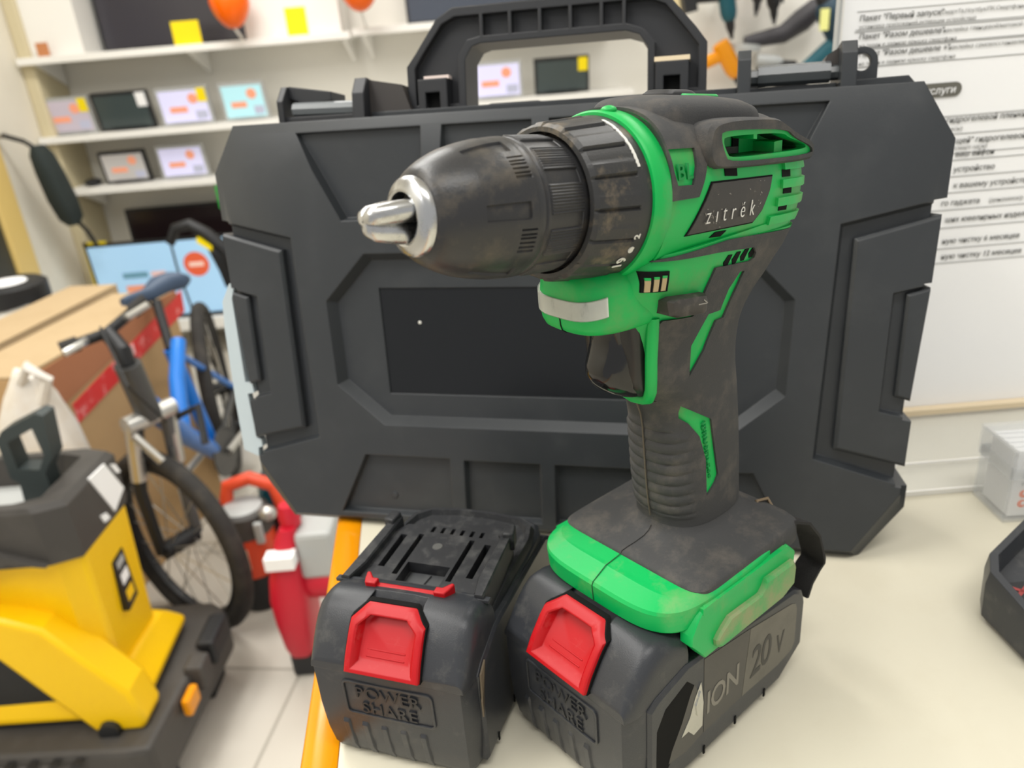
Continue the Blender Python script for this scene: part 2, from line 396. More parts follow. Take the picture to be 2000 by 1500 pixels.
def cut(poly, depth, inset=0, top=3):
    cx = sum(a for a, b in poly)/len(poly); cy = sum(b for a, b in poly)/len(poly)
    if inset:   # shrink towards floor by offsetting edges
        n = len(poly); q = []
        A = sum(poly[i][0]*poly[(i+1)%n][1]-poly[(i+1)%n][0]*poly[i][1] for i in range(n)); sg = 1 if A > 0 else -1
        for i in range(n):
            p0, p1, p2 = poly[i-1], poly[i], poly[(i+1) % n]
            d1 = Vector((p1[0]-p0[0], p1[1]-p0[1])).normalized(); d2 = Vector((p2[0]-p1[0], p2[1]-p1[1])).normalized()
            n1 = Vector((-d1.y, d1.x))*sg; n2 = Vector((-d2.y, d2.x))*sg
            bis = (n1+n2); bis = bis / max(.3, bis.dot(n1)); q.append((p1[0]+bis.x*inset, p1[1]+bis.y*inset))
        k = top/depth
        outp = [(a+(a-c)*k, b+(b-d)*k) for (a, b), (c, d) in zip(poly, q)]
        return G().prism(outp, XYZ, top, -depth, q)
    return G().prism(poly, XYZ, top, -depth)
def mir(p): return [(-a, b) for a, b in reversed(p)]
tc = [(-150, 249), (-122, 196.5), (-69, 196.5), (-69, 249)]
tc2 = [(-58, 249), (-58, 196.5), (-4, 196.5), (-4, 249)]
bc = [(-139, 9.3), (-119, 49.8), (-62, 49.8), (-62, 9.3)]
bc2 = [(-53, 9.7), (-53, 49), (-4.2, 49), (-4.2, 9.7)]
octp = [(-109, 177), (-136.5, 148.5), (-134, 95.5), (-104, 70), (104, 70), (134, 95.5), (136.5, 148.5), (109, 177)]
rect = [(-104, 155.5), (-101.5, 89), (101.5, 89), (104, 155.5)]
pn = [(-240, 207.5), (-156.5, 187.5), (-150, 59.8), (-240, 34)]
pn2 = [(-240, 205), (-163.5, 180), (-160, 66), (-240, 49)]
cutters = [cut(tc, 8, 1.5, 12), cut(mir(tc), 8, 1.5, 12), cut(tc2, 8, 1.5, 12), cut(mir(tc2), 8, 1.5, 12), cut(bc, 5, 1.5), cut(mir(bc), 5, 1.5), cut(bc2, 5, 1.5), cut(mir(bc2), 5, 1.5),
           cut(octp, 7, 4.5), cut(pn, 6, 2, 3), cut(mir(pn), 6, 2, 3)]
oct_boss = None
boolean(o, cutters)
# side notches
nl = [(-240, 203), (-199.8, 198), (-197, 130), (-192.8, 46), (-240, 38)]
boolean(o, [G().prism(nl, XYZ, 5, -36), G().prism(mir(nl), XYZ, 5, -36)])
# label area recess
boolean(o, [G().prism(rect, XYZ, 3, -8.2)])
for sgn in (1, -1):
    mm = (lambda p: p) if sgn == 1 else mir
    p = mm([(-203.6, 191), (-163.8, 180), (-160.3, 65.6), (-197.2, 57.5)])
    q = mm([(-203.2, 189.4), (-165.6, 178.6), (-162.2, 67.2), (-196.8, 59.3)])
    pnl = build('side_panel', G().loft([ring(p, -36), ring(p, -1.8), ring(q, -.2)]), CASE, case, smooth=0)
    boolean(pnl, [cut(mm([(-240, 166), (-184, 151.8), (-181.8, 88), (-240, 75)]), 4.5, 1.2), G().prism(mm([(-240, 162), (-198.2, 156.6), (-193.6, 84), (-240, 76)]), XYZ, 5, -33)])
    r1 = mm([(-201.6, 154.6), (-190.7, 151.2), (-189, 96.4), (-196.8, 94.2)]); r2 = mm([(-201.4, 153.2), (-192.2, 150.2), (-190.4, 97.6), (-196.6, 95.6)])
    sp = build('side_rib', G().loft([ring(r1, -33), ring(r1, -1.8), ring(r2, -.4)]), CASE, case, smooth=0)
pl = build('label_panel', G().prism([(-103.5, 155), (-101, 89.5), (101, 89.5), (103.5, 155)], XYZ, -8.4, -7.9), CASEP, case, smooth=0)
# mould pips
for a, b in ((-131, 207), (-103, 21), (100, 24), (131, 207)): build('moulding_pip', G().lathe([(0, 2.6), (.5, 2.2)], (a, b, -8 if b > 100 else -5), (0, 0, 1), 16), CASE, case)
build('chip_mark', G().ball((-79, 134.2, -7.7), 1.1, 1.1, .25, 10, 6), WINK, case)
# rear shell, seam and feet
back = G().loft([ring(sc2(out, 3), -42), ring(out, -44), ring(out, -68), ring(sc2(out, 14), -80)])
build('rear_shell', back, CASE, case, smooth=0)
# scale helper: the pieces above are written in millimetres
# carry handle
ho = [(-86, 259), (-86, 284), (-80, 291), (-66, 309), (-56, 314.5), (58, 314.5), (68, 309), (82, 293), (88, 285), (88, 259)]
hi = [(-50, 259), (-49.5, 286), (-45, 292.5), (-40, 294), (44, 294), (51.5, 291.5), (56, 285), (56, 259)]
hp = ho + hi[::-1]
hb = build('carry_handle', G().prism(hp, XYZ, -58, -32), CASEH, case, smooth=0)
rcs = [[(-81, 262), (-81, 283), (-76, 290), (-63, 306), (-55, 309.5), (-40, 309.5), (-40, 298), (-48, 296.5), (-54, 288), (-54.5, 262)],
       [(83.5, 262), (83.5, 284), (78, 291), (65.5, 306), (57, 309.5), (44, 309.5), (44, 298), (53, 295), (60, 287), (60, 262)]]
xs = [-38, -19.6, -1, 17.5, 36, 42]
for a, b in zip([-38, -21, -3.5, 14, 31.5], [-23, -5.5, 12, 29.5, 42]): rcs.append([(a, 298), (a, 309.5), (b, 309.5), (b, 298)])
boolean(hb, [G().prism(r, XYZ, -25, -38) for r in rcs])
for x0 in (-78, 60.5):
    cl = build('handle_clip', G().box((x0, 256, -38), (x0+18, 276, -27)), CASEH, case, smooth=0)
    boolean(cl, [G().box((x0+4.5, 255, -32), (x0+13.5, 268.5, -20))])
    build('clip_core', G().box((x0+4.5, 257, -33.5), (x0+13.5, 268.5, -31.5)), BLACKHOLE, case, smooth=0)
build('clip_cap', G().box((60, 276, -37), (79, 278.4, -27)), CREAMP, case, smooth=0)
build('clip_cap', G().box((-75, 276, -36), (-59.5, 278, -30)), mat('pale pink cap', (232, 214, 206), .4), case, smooth=0)
# top rim strip beside the handle
build('hinge_rail', G().box((-108, 254, -52), (104, 259.5, -26)), CASE, case, smooth=0)
build('rail_lump', G().lathe([(-22, .5), (-20, 3), (-14, 4.4), (14, 4.4), (20, 3), (22, .5)], (-22, 257, -38), (1, 0, 0), 16), CASEH, case)
# latches
def cheek(x0, x1, poly):   # poly in (w, v)
    return G().prism(poly, lambda a, b, h: (h, b, a), x0, x1)
lt = build('latch', cheek(-166, -162, [(-18, 254), (-17, 268), (-24, 277), (-52, 277), (-58, 254)]).box((-166, 255, -50), (-111, 259, -20)), CASEH, case, smooth=0)
g = G().prism([(-166, 272), (-162, 277.5), (-134, 273), (-134, 268), (-150, 266)], XYZ, -46, -26); build('latch_lever', g, CASEH, lt, smooth=0)
build('latch_pin', G().tube([(-158, 263.5, -24), (-116, 262.5, -24)], 4.2, 8), mat('satin grey plastic', (112, 116, 118), .3), lt, smooth=0)
build('latch_cheek', cheek(-116.5, -109, [(-17, 254), (-18, 270), (-24, 279), (-46, 277), (-56, 254)]), CASEH, lt, smooth=0)
g = G().prism([(-109, 256), (-109, 278), (-88, 274), (-82, 256)], XYZ, -46, -27); build('latch_lever', g, mat('brownish black plastic', (60, 56, 54), .5), lt, smooth=0)
lt = build('latch', cheek(104, 110.5, [(-15, 254), (-16, 272), (-20, 277), (-28, 277), (-30, 262), (-34, 254)]).box((110, 255, -46), (154, 258.8, -26)), CASE, case, smooth=0)
build('latch_pin', G().tube([(114.5, 264.5, -27), (150.5, 264.5, -27)], 5.4, 8).tube([(111, 264, -28), (114.5, 264, -28)], 4.2, 8).tube([(150.5, 264, -28), (156, 264, -28)], 3.8, 8), mat('satin dark plastic', (78, 82, 84), .26), lt, smooth=0)
build('latch_cheek', cheek(154.5, 162, [(-15, 254), (-16, 272), (-20, 278), (-44, 276), (-54, 262), (-54, 254)]), CASE, lt, smooth=0)
g = G().prism([(147, 268), (149, 273), (155, 276.5), (155, 266)], XYZ, -46, -28); build('latch_lever', g, mat('brownish black plastic', (60, 56, 54), .5), lt, smooth=0)
lo = [(159, 257)] + [(166.5 + 7.5*cos(R(t)), 268.5 + 7.5*sin(R(t))) for t in range(170, -1, -17)] + [(174, 257)]
eye = build('padlock_eye', G().prism(lo, XYZ, -34, -29), CASE, case, smooth=40)
boolean(eye, [G().lathe([(-40, 4.3), (-20, 4.3)], (166.3, 268.5, 0), (0, 0, 1), 24)])
g = G().prism([(158, 254), (160, 259.5), (188, 260), (191.5, 256), (191.5, 253)], XYZ, -44, -24); build('rim_step', g, CASE, case, smooth=0)
# pale strip with two tabs along the left side
sp = [(-200, 161), (-204.5, 159.5), (-211, 148), (-211.8, 130), (-210.5, 80), (-208.5, 48), (-198, 44), (-197.5, 50), (-194.5, 51), (-194.8, 56), (-197.8, 57), (-200.8, 87), (-196, 88), (-196.5, 94), (-201.5, 95), (-203.8, 150)]
st = build('side_strip', G().prism(sp, XYZ, -8, -2.5), PALE, case, smooth=0); st['label'] = 'pale blue-grey plastic strip with two tabs along the left side'
# convert every mesh of the case from millimetres
def shrink(o):
    for c in o.children:
        if c.type == 'MESH': c.data.transform(Matrix.Scale(.001, 4))
        shrink(c)
shrink(case)

# ------------------------------------------------------------------ battery packs
def pack_profile(x):            # height of the front cover over x
    return lerp([(-30, 70.5), (19, 71.0), (24, 73), (30, 74.4), (36, 73.6), (41, 70.0), (46, 64.0), (50, 58.0), (52.4, 54.0), (52.8, 50)], x)[0]
def make_pack(root, exposed):
    MMs = .001
    def bd(n, g, m, par=root, **k):
        k.setdefault('smooth', 40); return build(n, g, m, par, sc_=MMs, **k)
    # lower tub: plan outline with chamfered front corners, tucked in at the foot
    def plan(d, xf, fr=33):
        r = []
        hw = 36.2 - d
        base = [(xf, -fr + d), (xf, -fr*.5), (xf + .25, 0), (xf, fr*.5), (xf, fr - d), (xf - 3.5, fr + 1.6 - d*.8), (xf - 9.5, hw), (xf - 40, hw), (-52 + d, hw), (-60 + d, hw - 3), (-63.5 + d, hw - 10), (-65 + d, 12), (-65 + d, -12), (-63.5 + d, -hw + 10), (-60 + d, -hw + 3), (-52 + d, -hw), (xf - 40, -hw), (xf - 9.5, -hw), (xf - 3.5, -fr - 1.6 + d*.8)]
        return base
    lv = [(0, 4.5, 46.5), (2, 2.5, 48.5), (6, 1.2, 50), (16, .5, 51.6), (30, 0, 52.4), (50, 0, 52.4), (54.3, .5, 52.0), (56, 2.0, 50.5)]
    bd('lower_case', G().loft([[(x, y, z) for x, y in plan(d, xf)] for z, d, xf in lv]), BAT)
    # front cover: rounded hood from the break line up to the top
    rings = []
    for x in (52.4, 51.6, 50.2, 48.2, 45.6, 42.6, 39.4, 36, 32.6, 29, 25, 21.5, 18):
        zt = pack_profile(x); zb = 50; h = max(zt - zb, .6); hw = lerp([(18, 36.4), (40, 36.2), (48, 35.6), (52.4, 34.2)], x)[0]; r = min(9.0, h*.8)
        pts = [(x, hw, zb)]
        for k in range(7):
            a = R(90*k/6); pts.append((x, hw - r*.75 + r*.75*cos(a), zt - r + r*sin(a)))
        bow = 1.2 * (0 if x > 30 else 1)
        for t in (.75, .5, .25, 0, -.25, -.5, -.75):
            pts.append((x, t*(hw - r*.75), zt + (1-t*t)*.8 - 0))
        for k in range(7):
            a = R(90 + 90*k/6); pts.append((x, -(hw - r*.75) + r*.75*cos(a), zt - r + r*sin(a)))
        pts.append((x, -hw, zb)); rings.append(pts)
    bd('front_cover', G().loft(rings), BAT, smooth=32)
    # side plates
    for s in (1, -1):
        sp = [(42.5, 4.5), (42.3, 50.5), (38, 53.5), (20, 58.5), (12, 57.8), (-57, 50), (-63.5, 46), (-66, 40), (-66, 15), (-49, 4), (15, 3.2)]
        q = [(lerp([(-66, -64.6), (42.5, 41)], a)[0], lerp([(3.2, 4.6), (58.5, 56.8)], b)[0]) for a, b in sp]
        P = lambda a, b, h: (a, s*h, b)
        g = G().loft([[P(a, b, 33) for a, b in sp], [P(a, b, 36.6) for a, b in sp], [P(a, b, 37.6) for a, b in q]])
        bd('side_plate', g, BAT, smooth=20)
        for x in (30, 8, -14, -36):
            bd('seam_notch', G().prism([(x - .5, 3), (x - .5, 7.4), (x + .5, 7.4), (x + .5, 3)], P, 37.4, 38.0), BLACKHOLE, smooth=0)
    # release button
    bx = lambda z: lerp([(52.5, 54.6), (60, 50.8), (68, 45.2), (72.5, 41.0), (75.2, 36.2)], z)[0]
    outl = [(-16.5, 53.8), (16.5, 53.8), (16.3, 71.0), (10.4, 75.2), (-10.4, 75.2), (-16.3, 71.0)]
    def subdiv(p, m):
        r = []
        for (a, b), (c, d) in zip(p, p[1:] + p[:1]):
            for k in range(m): r.append((a + (c-a)*k/m, b + (d-b)*k/m))
        return r
    so = subdiv(outl, 6)
    def rg(k, off, zc=64, lift=0): return [(bx(zc + (z-zc)*k + lift) + off, y*k, zc + (z-zc)*k + lift) for y, z in so]
    # dished hollow: floor leans back like a thumb notch
    def hollow(k, dep): return [(bx(64 + (z-64)*k) - dep * (0.35 + .65*max(0, min(1, (z-53)/20))), y*k, 64 + (z-64)*k) for y, z in so]
    g = G().loft([rg(.93, -7, 64, -5), rg(1.0, -1.2), rg(1.02, 0), rg(1.0, 1.4), rg(.96, 1.9), rg(.84, 1.9), rg(.79, 1.2), hollow(.70, 4.5), hollow(.62, 5.6)])
    for part in [c for c in root.children if c.name.split('.')[0] in ('lower_case', 'front_cover')]:
        boolean(part, [scaled(G().loft([rg(1.04, -9), rg(1.04, 5)]))], smooth=32)
    bd('release_button', g, RED, smooth=30)
    btn = [c for c in root.children if c.name.startswith('release_button')][-1]
    g = G()
    for k in range(3):
        z = 58.2 + k*2.0; x = bx(z) - 2.6 - k*.9; g.tube([(x, -8.5, z), (x, 8.5, z)], .5, 6)
    bd('thumb_ridge', g, RED, btn)
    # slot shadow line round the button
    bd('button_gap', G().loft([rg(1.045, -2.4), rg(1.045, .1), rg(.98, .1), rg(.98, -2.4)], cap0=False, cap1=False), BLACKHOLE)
    # front text plate with raised rim and lettering
    fx = lambda z: lerp([(6, 50), (16, 51.6), (30, 52.4), (50, 52.4)], z)[0]
    plate = rrect(-20.6, 28.2, 20.6, 46.6, 2.6); pin = rrect(-19.6, 29.2, 19.6, 45.6, 1.8)
    fr = G().loft([[(fx(b) - .5, a, b) for a, b in plate], [(fx(b) + .75, a, b) for a, b in plate], [(fx(b) + .75, a, b) for a, b in pin], [(fx(b) + .1, a, b) for a, b in pin]], cap1=False)
    bd('text_frame', fr, BAT, smooth=30)
    for s_, z in (('POWER', 38.4), ('SHARE', 30.4)):
        text('raised_lettering', s_, .0082, BATD, root, (.0527, 0, z/1000), (0, 1, 0), (0, 0, 1), .0011, 'CENTER', 0, 1.08)
    g = G()
    for y in (-22.5, -13.5, -4.5, 4.5, 13.5):
        pr = [(45, y-3.2), (50.6, y-2.6), (52.6, y-1.2), (52.6, y+1.2), (50.6, y+2.6), (45, y+3.2)]
        g.loft([[(x-3.5, yy, 2.2) for x, yy in pr], [(x-1.2, yy, 8) for x, yy in pr], [(x+.3, yy, 22) for x, yy in pr], [(x-1.6, yy, 25.4) for x, yy in pr]])
    bd('grip_flute', g, BAT, smooth=30)
    if not exposed: return
    # rear deck and terminal block
    def deck(d):
        return [(24, 34.5-d), (-20, 34.5-d), (-40, 35-d), (-52+d, 33-d), (-57.5+d, 24), (-60+d, 10), (-60+d, -10), (-57.5+d, -24), (-52+d, -33+d), (-40, -35+d), (-20, -34.5+d), (24, -34.5+d)]
    bd('rear_deck', G().loft([[(x, y, z) for x, y in deck(d)] for z, d in ((50, 0), (57, 0), (60, 1.2), (60, 3.0), (57.4, 4.2))]), BATD, smooth=25)
    tb = [(22, -28), (22, 28), (-20, 28), (-27, 24), (-28.5, 12), (-28.5, -12), (-27, -24), (-20, -28)]
    t = bd('terminal_block', G().loft([[(x, y, 54) for x, y in tb], [(x, y, 68.6) for x, y in tb], [(x*.985-.2, y*.975, 69.6) for x, y in tb]]), BATD, smooth=25)
    cutg = [G().box((-20, s*13 - 1.3, 60), (11, s*13 + 1.3, 75)) for s in (1, -1)] + [G().box((-18, s*21.5 - 1.6, 60), (7, s*21.5 + 1.6, 75)) for s in (1, -1)]
    cutg += [G().box((1.5, -10.4, 64), (15, 10.4, 75))]
    cutg += [G().box((-27, y - .9, 66), (-22.5, y + .9, 75)) for y in (-9, -4, 1, 6, 11, 16)]
    boolean(t, [scaled(q) for q in cutg])
    for s in (1, -1):
        rl = [(21, 29.5), (21, 33.5), (-24, 31.5), (-28, 29), (-28, 26.6), (10, 27)]
        bd('rail', G().loft([[(x, s*y, z) for x, y in rl] for z in (60, 72.4)] + [[(x-.3, s*(30 + (y-30)*.8), 73.2) for x, y in rl]]), BATD, smooth=25)
        bd('rail_lip', G().prism([(-20, 28), (-28, 27), (-29, 32), (-21, 33.4)], lambda a, b, h: (a, s*b, h), 66, 75.4), BATD, smooth=25, bevel=.0008)
    bd('contact_plate', G().box((2.5, -8.8, 63.6), (14, 8.8, 64.6)).prism([(3.5, -1.5), (3.5, 1.5), (13.5, 0)], XYZ, 64.5, 65.4), mat('grey contact metal', (96, 98, 100), .35, metal=.6))
    bd('centre_pip', G().lathe([(69.4, 2.6), (69.9, 2.3)], (-12, -1.5, 0), (0, 0, 1), 18), mat('grey pip', (86, 86, 84), .5))
    hk = bd('latch_hook', G().box((22.8, -17.8, 68), (25.6, 17.8, 74.2)), RED, bevel=.0006)
    for s in (1, -1):
        bd('hook_ear', G().prism([(26.4, s*13.4), (26.4, s*18.4), (23.4, s*19.6), (19.5, s*20.6), (19.0, s*19.2), (22.6, s*16.2), (22.6, s*13.4)], XYZ, 69, 76.2), RED, hk, bevel=.0005)
    bd('cover_lip', G().loft([[(21.5, -36, 70), (18.5, -36, 70), (18.5, -36, 71.3), (21.5, -36, 71.6)], [(22.6, 0, 70.6), (19.6, 0, 70.6), (19.6, 0, 72.4), (22.6, 0, 72.8)], [(21.5, 36, 70), (18.5, 36, 70), (18.5, 36, 71.3), (21.5, 36, 71.6)]]), BAT, smooth=30)
    # paint scuff beside the button and a peeled label edge on the side
    g = G()
    rnd = random.Random(3)
    for k in range(26):
        y = rnd.gauss(23, 2.0); z = rnd.gauss(63, 2.6); x = bx(z) - 2.35; r = rnd.uniform(.3, 1.1)
        a = rnd.uniform(0, pi); g.add([(x - (q*s2)*.62, y + r*cos(a + t), z + q*s2) for t, q in ((0, r*sin(a)), (2.1, r*sin(a+2.1)), (4.2, r*sin(a+4.2))) for s2 in (1,)], [(0, 1, 2)])
    bd('paint_scuff', g, mat('pale scuff', (176, 178, 178), .6), smooth=0, recalc=False)
    bd('worn_corner', G().prism([(41.5, 51), (36, 54), (43, 38), (43.2, 30)], lambda a, b, h: (a, h, b), 37.2, 37.9), mat('tan abraded plastic', (112, 100, 82), .7), smooth=0)

def scaled(g, k=.001):
    q = G(); q.v = [(a*k, b*k, c*k) for a, b, c in g.v]; q.f = list(g.f); return q

LBX, LBY, LBA = -.0437, .2885, 4.3661
left = thing('battery_pack', 'loose black battery pack with red latch hook standing left of the drill', 'battery', (LBX, LBY, .0003), LBA, 'two matching battery packs')
make_pack(left, True)
DRX, DRY, DRA = .0501, .2662, 3.8142
db = thing('battery_pack', 'black 20V battery pack with torn side label fitted under the green drill', 'battery', (DRX, DRY, .0003), DRA, 'two matching battery packs')
make_pack(db, False)
# label on the visible side of the drill's battery
SY = lambda a, b, h: (a/1000, h/1000, b/1000)
lab = build('label', G().prism([(8.5, 15.5), (9.5, 55.2), (-22, 50.6), (-18, 15.8)], SY, 37.4, 37.75), LABD, db, smooth=0)
build('label_patch', G().prism([(-18.2, 15.8), (-22.2, 50.4)] + [(-54, 44.4), (-57.5, 42.5), (-58.8, 39), (-59.2, 20), (-57, 16.5), (-46, 14.6)], SY, 37.4, 37.8), LABL, lab, smooth=0)
build('label_patch', G().prism([(9, 15.5), (9, 33), (15.5, 46), (18, 42), (23, 31), (29, 21), (31, 15.5), (20, 13.6)], SY, 37.4, 37.7), LABD, lab, smooth=0)
build('torn_foil', G().prism([(10, 20.5), (9.6, 33), (11.5, 45), (15.2, 39), (18.2, 31), (23.5, 24), (19, 24), (15.5, 19.5)], SY, 37.6, 38.0).prism([(10.5, 30), (12.2, 41), (15, 35), (14, 29)], SY, 37.9, 38.5), mat('crinkled foil', (206, 206, 202), .22, metal=1, bump=1.0, bscale=260), lab, smooth=0)
build('bare_patch', G().prism([(32.5, 12), (24.5, 22), (18.5, 31), (15.5, 46), (20, 51), (33, 46), (38, 38), (38.5, 14)], SY, 37.3, 37.66), BLACKHOLE, lab, smooth=0)
text('printed_lettering', 'ION', .0165, INKL, lab, (.0078, .0379, .0246), (-1, 0, .06), (.03, 0, 1), .0001, 'LEFT', .06, .95, .0002, .78)
text('printed_lettering', '20', .0225, INKD, lab, (-.0232, .0379, .0222), (-1, 0, .06), (0, 0, 1), .0001, 'LEFT', .1, .9, .0002, .74)
text('printed_lettering', 'V', .0155, INKD, lab, (-.0432, .0379, .0222), (-1, 0, .06), (0, 0, 1), .0001, 'LEFT', .05, .9, .0002, .62)

# ------------------------------------------------------------------ cordless drill (local frame in millimetres: x forward, y left, z up)
TA = R(5.95); H0 = 230.7
def AX(s, t, y=0): return (s*cos(TA) - t*sin(TA), y, H0 + s*sin(TA) + t*cos(TA))
AXD = (cos(TA), 0, sin(TA)); AXO = (0, 0, H0)
drill = thing('cordless_drill', 'dusty green and black cordless drill driver with keyless chuck on a battery', 'drill', (DRX, DRY, .0003), DRA)
def dm(n, g, m, par=drill, **k):
    k.setdefault('smooth', 40); return build(n, g, m, par, sc_=.001, **k)
HEAD = [(-68.5, 13, 9, 10), (-67, 18.5, 15, 16), (-64, 22, 19.5, 20), (-59, 24.6, 23.5, 23), (-52, 25.4, 26.0, 25), (-42, 25.8, 27.0, 26), (-20, 26, 27.8, 26.2), (5, 26, 27.8, 26.2), (19, 26, 27.2, 26.2)]
LOW = [(97, -5.5, -50, 17.3, 2.5), (106, -3.8, -50, 17.0, 2.5), (116, -2.5, -49.5, 16.9, 2.5), (128, -1.6, -48.5, 16.8, 2.5), (142, -.6, -46.8, 16.8, 2.5), (150, .8, -45.8, 16.8, 2.5), (155, 4, -44.6, 16.9, 2.6),
       (160, 10, -43.4, 17.0, 2.8), (165, 15.5, -42.6, 17.2, 3.0), (170, 18.8, -42.4, 17.4, 3.1), (178, 19.6, -43, 17.9, 3.2), (184, 20, -45, 18.8, 3.3), (190, 20.6, -49, 19.8, 3.6), (195, 23, -53, 20.9, 4.2),
       (200, 27, -57.5, 22, 4.4), (205, 29, -62, 23.2, 4.6), (211, 27, -65, 24.4, 4.8), (217, 22, -66, 25.3, 4.8)]
NOSE = [(191.4, 36.6, 14.5, 3), (191.9, 39.0, 16.4, 3.1), (193, 40.6, 17.6, 3.2), (195, 41.4, 18.3, 3.3), (198, 41.7, 18.6, 3.3), (204, 41.8, 18.5, 3.3), (208, 41.6, 17.8, 3.3), (211.5, 40.6, 15.5, 3.2), (213.5, 38.5, 12.5, 3)]
def headg(off, N=96):
    rings = []
    S = [-68.5, -67.6, -66, -63, -58, -52, -44, -36, -28, -20, -12, -4, 4, 12, 18]
    for s in S:
        W, ht, hb = lerp(HEAD, s); p = []
        for k in range(N):
            a = 2*pi*k/N; y = (W+off)*spow(cos(a), 2/2.5); t = ((ht if sin(a) > 0 else hb)+off)*spow(sin(a), 2/2.5)
            p.append(AX(s - (off if s == S[0] else 0), t, y))
        rings.append(p)
    return G().loft(rings)
def lowg(off, ribs=False, N=72, z0=96):
    zs = [z for z in [96 + .7*k for k in range(80)] if z < 150] + [150 + 2.5*k for k in range(27)] if ribs else [96 + 4*k for k in range(31)]
    rings = []
    for z in zs:
        xf, xr, W, n = lerp(LOW, z); xc = (xf+xr)/2; a_ = (xf-xr)/2; p = []
        for k in range(N):
            a = 2*pi*k/N; o_ = off
            if ribs and 99.5 < z < 147:
                x0 = xc + a_*spow(cos(a), 2/n)
                lim = -9.5 - 3.5*max(0, (138-z)/30) + (7 if z > 138 else 0) * (z-138)/9 * 1.6
                if x0 > lim:
                    ph = ((z + .10*(x0+2) - 101.2) / 4.95) % 1
                    e = min(1, (x0-lim)/2.2) * min(1, (z-99.5)/2) * min(1, (147-z)/3)
                    o_ = off + e*(1.15*abs(sin(pi*ph))**.32 - .45)
            p.append((xc + (a_+o_)*spow(cos(a), 2/n), (W+o_)*spow(sin(a), 2/n), z))
        rings.append(p)
    return G().loft(rings)
def noseg(off, N=64):
    return G().loft([selip3((xf-26)/2 + 0, (xf+26)/2 + off, W + off, n, z + (-off if i == 0 else 0), N) for i, (z, xf, W, n) in enumerate(NOSE)])
def selip3(xc, a, b, n, z, N): return [(x, y, z) for x, y in selip(xc, 0, a, b, n, N)]
def join(name, gs, m, parent, smooth=34):
    """one mesh from several already-built objects"""
    g = G()
    for o in gs:
        g.add([tuple(v.co) for v in o.data.vertices], [tuple(p.vertices) for p in o.data.polygons])
        d = o.data; bpy.data.objects.remove(o); bpy.data.meshes.remove(d)
    return build(name, g, m, parent, smooth=smooth, recalc=False)
def overlay(name, poly, off, m, parent=drill, y0=4, y1=60, holes=(), parts='HL', ribs=False, smooth=30):
    """skin of the drill body inside an x-z outline, raised by off"""
    gs = []
    for c in parts:
        g = {'H': headg, 'L': lambda o_: lowg(o_, ribs), 'N': noseg}[c](off)
        o = build('t', g, m, None, sc_=.001, smooth=0)
        boolean(o, [scaled(G().prism(poly, XZ, y0, y1))], 'INTERSECT', smooth=0)
        for h in holes: boolean(o, [scaled(G().prism(h, XZ, hy, 60)) for hy in (4,)], smooth=0)
        if len(o.data.polygons): gs.append(o)
        else: bpy.data.objects.remove(o)
    return join(name, gs, m, parent, smooth)

BLg = [(16.0, 248.6), (3.4, 247.4), (4.4, 242), (6.8, 236.8), (14.4, 237.6), (15.6, 242)]
SC_in = [(-6, 251.6), (-43, 247.6), (-48, 244.2), (-60, 239.6), (-60.2, 236.8), (-10, 241.0), (-7.4, 244.8), (-5.6, 248.8)]
SC_out = [(-1.2, 254.0), (.6, 248.0), (-.5, 242.6), (-4.4, 239.4), (-60.5, 234.6), (-62.2, 236.6), (-61.5, 240.6), (-50, 245.4), (-44, 248.8), (-37, 252.2), (-12, 254.6)]
def chaikin(p, it=2):
    for _ in range(it):
        q = []
        for (a, b), (c, d) in zip(p, p[1:] + p[:1]): q += [(a*.78 + c*.22, b*.78 + d*.22), (a*.22 + c*.78, b*.22 + d*.78)]
        p = q
    return p
SC_in = chaikin(SC_in); SC_out = chaikin(SC_out)
def shrinkp(p, k):
    cx = sum(a for a, b in p)/len(p); cz = sum(b for a, b in p)/len(p)
    return [(cx+(a-cx)*(1-(1-k)*.35), cz+(b-cz)*k) for a, b in p]
SC_cav = shrinkp(SC_in, .70)
STRIPE = [(-25.5, 201), (-28.2, 200.6), (-21.3, 184.2), (-16.8, 184.2), (-11.6, 174), (-4.0, 166), (-3.7, 178.2), (-11.2, 188.4), (-18.2, 188.0), (-20.6, 195.6)]
BRUSH = [(-3.6, 153.2), (-18.6, 143.2), (-24.1, 116.2), (-22.3, 113.0), (-17.6, 108.5), (-16.4, 126.2), (-12.8, 137.5), (-7.6, 144.6), (-4.2, 147.4)]
# green housing
hs = []
for g in (headg(0), lowg(0), noseg(0)): hs.append(build('t', g, GREEN, None, sc_=.001, smooth=0))
for o in hs[:2]: boolean(o, [scaled(G().prism(SC_cav, XZ, 15, 60))], smooth=0)
housing = join('housing', hs, GREEN, drill, 34)
# green gear ring behind the collar
dm('gear_ring', G().lathe([(17.2, 20), (17.2, 26.6), (18.4, 27.4), (24.6, 27.2), (25.4, 26.6), (25.4, 22)], AXO, AXD, 96), GREEN)
dm('ring_pip', G().ball(AX(22, 27.2, 3), 2.6, 2.6, 1.4, 16, 8), GREEN)
# rubber overmould over the head
R1 = [(13.6, 275), (18.4, 234.3), (18.3, 233.6), (4.1, 232.6), (1.0, 237.6), (-1.3, 242.6), (-4.8, 239.8), (-54.7, 235.6), (-80, 234.8), (-80, 275)]
overlay('top_rubber', R1, .9, RUB, y0=-60, holes=[BLg, SC_cav], parts='H')
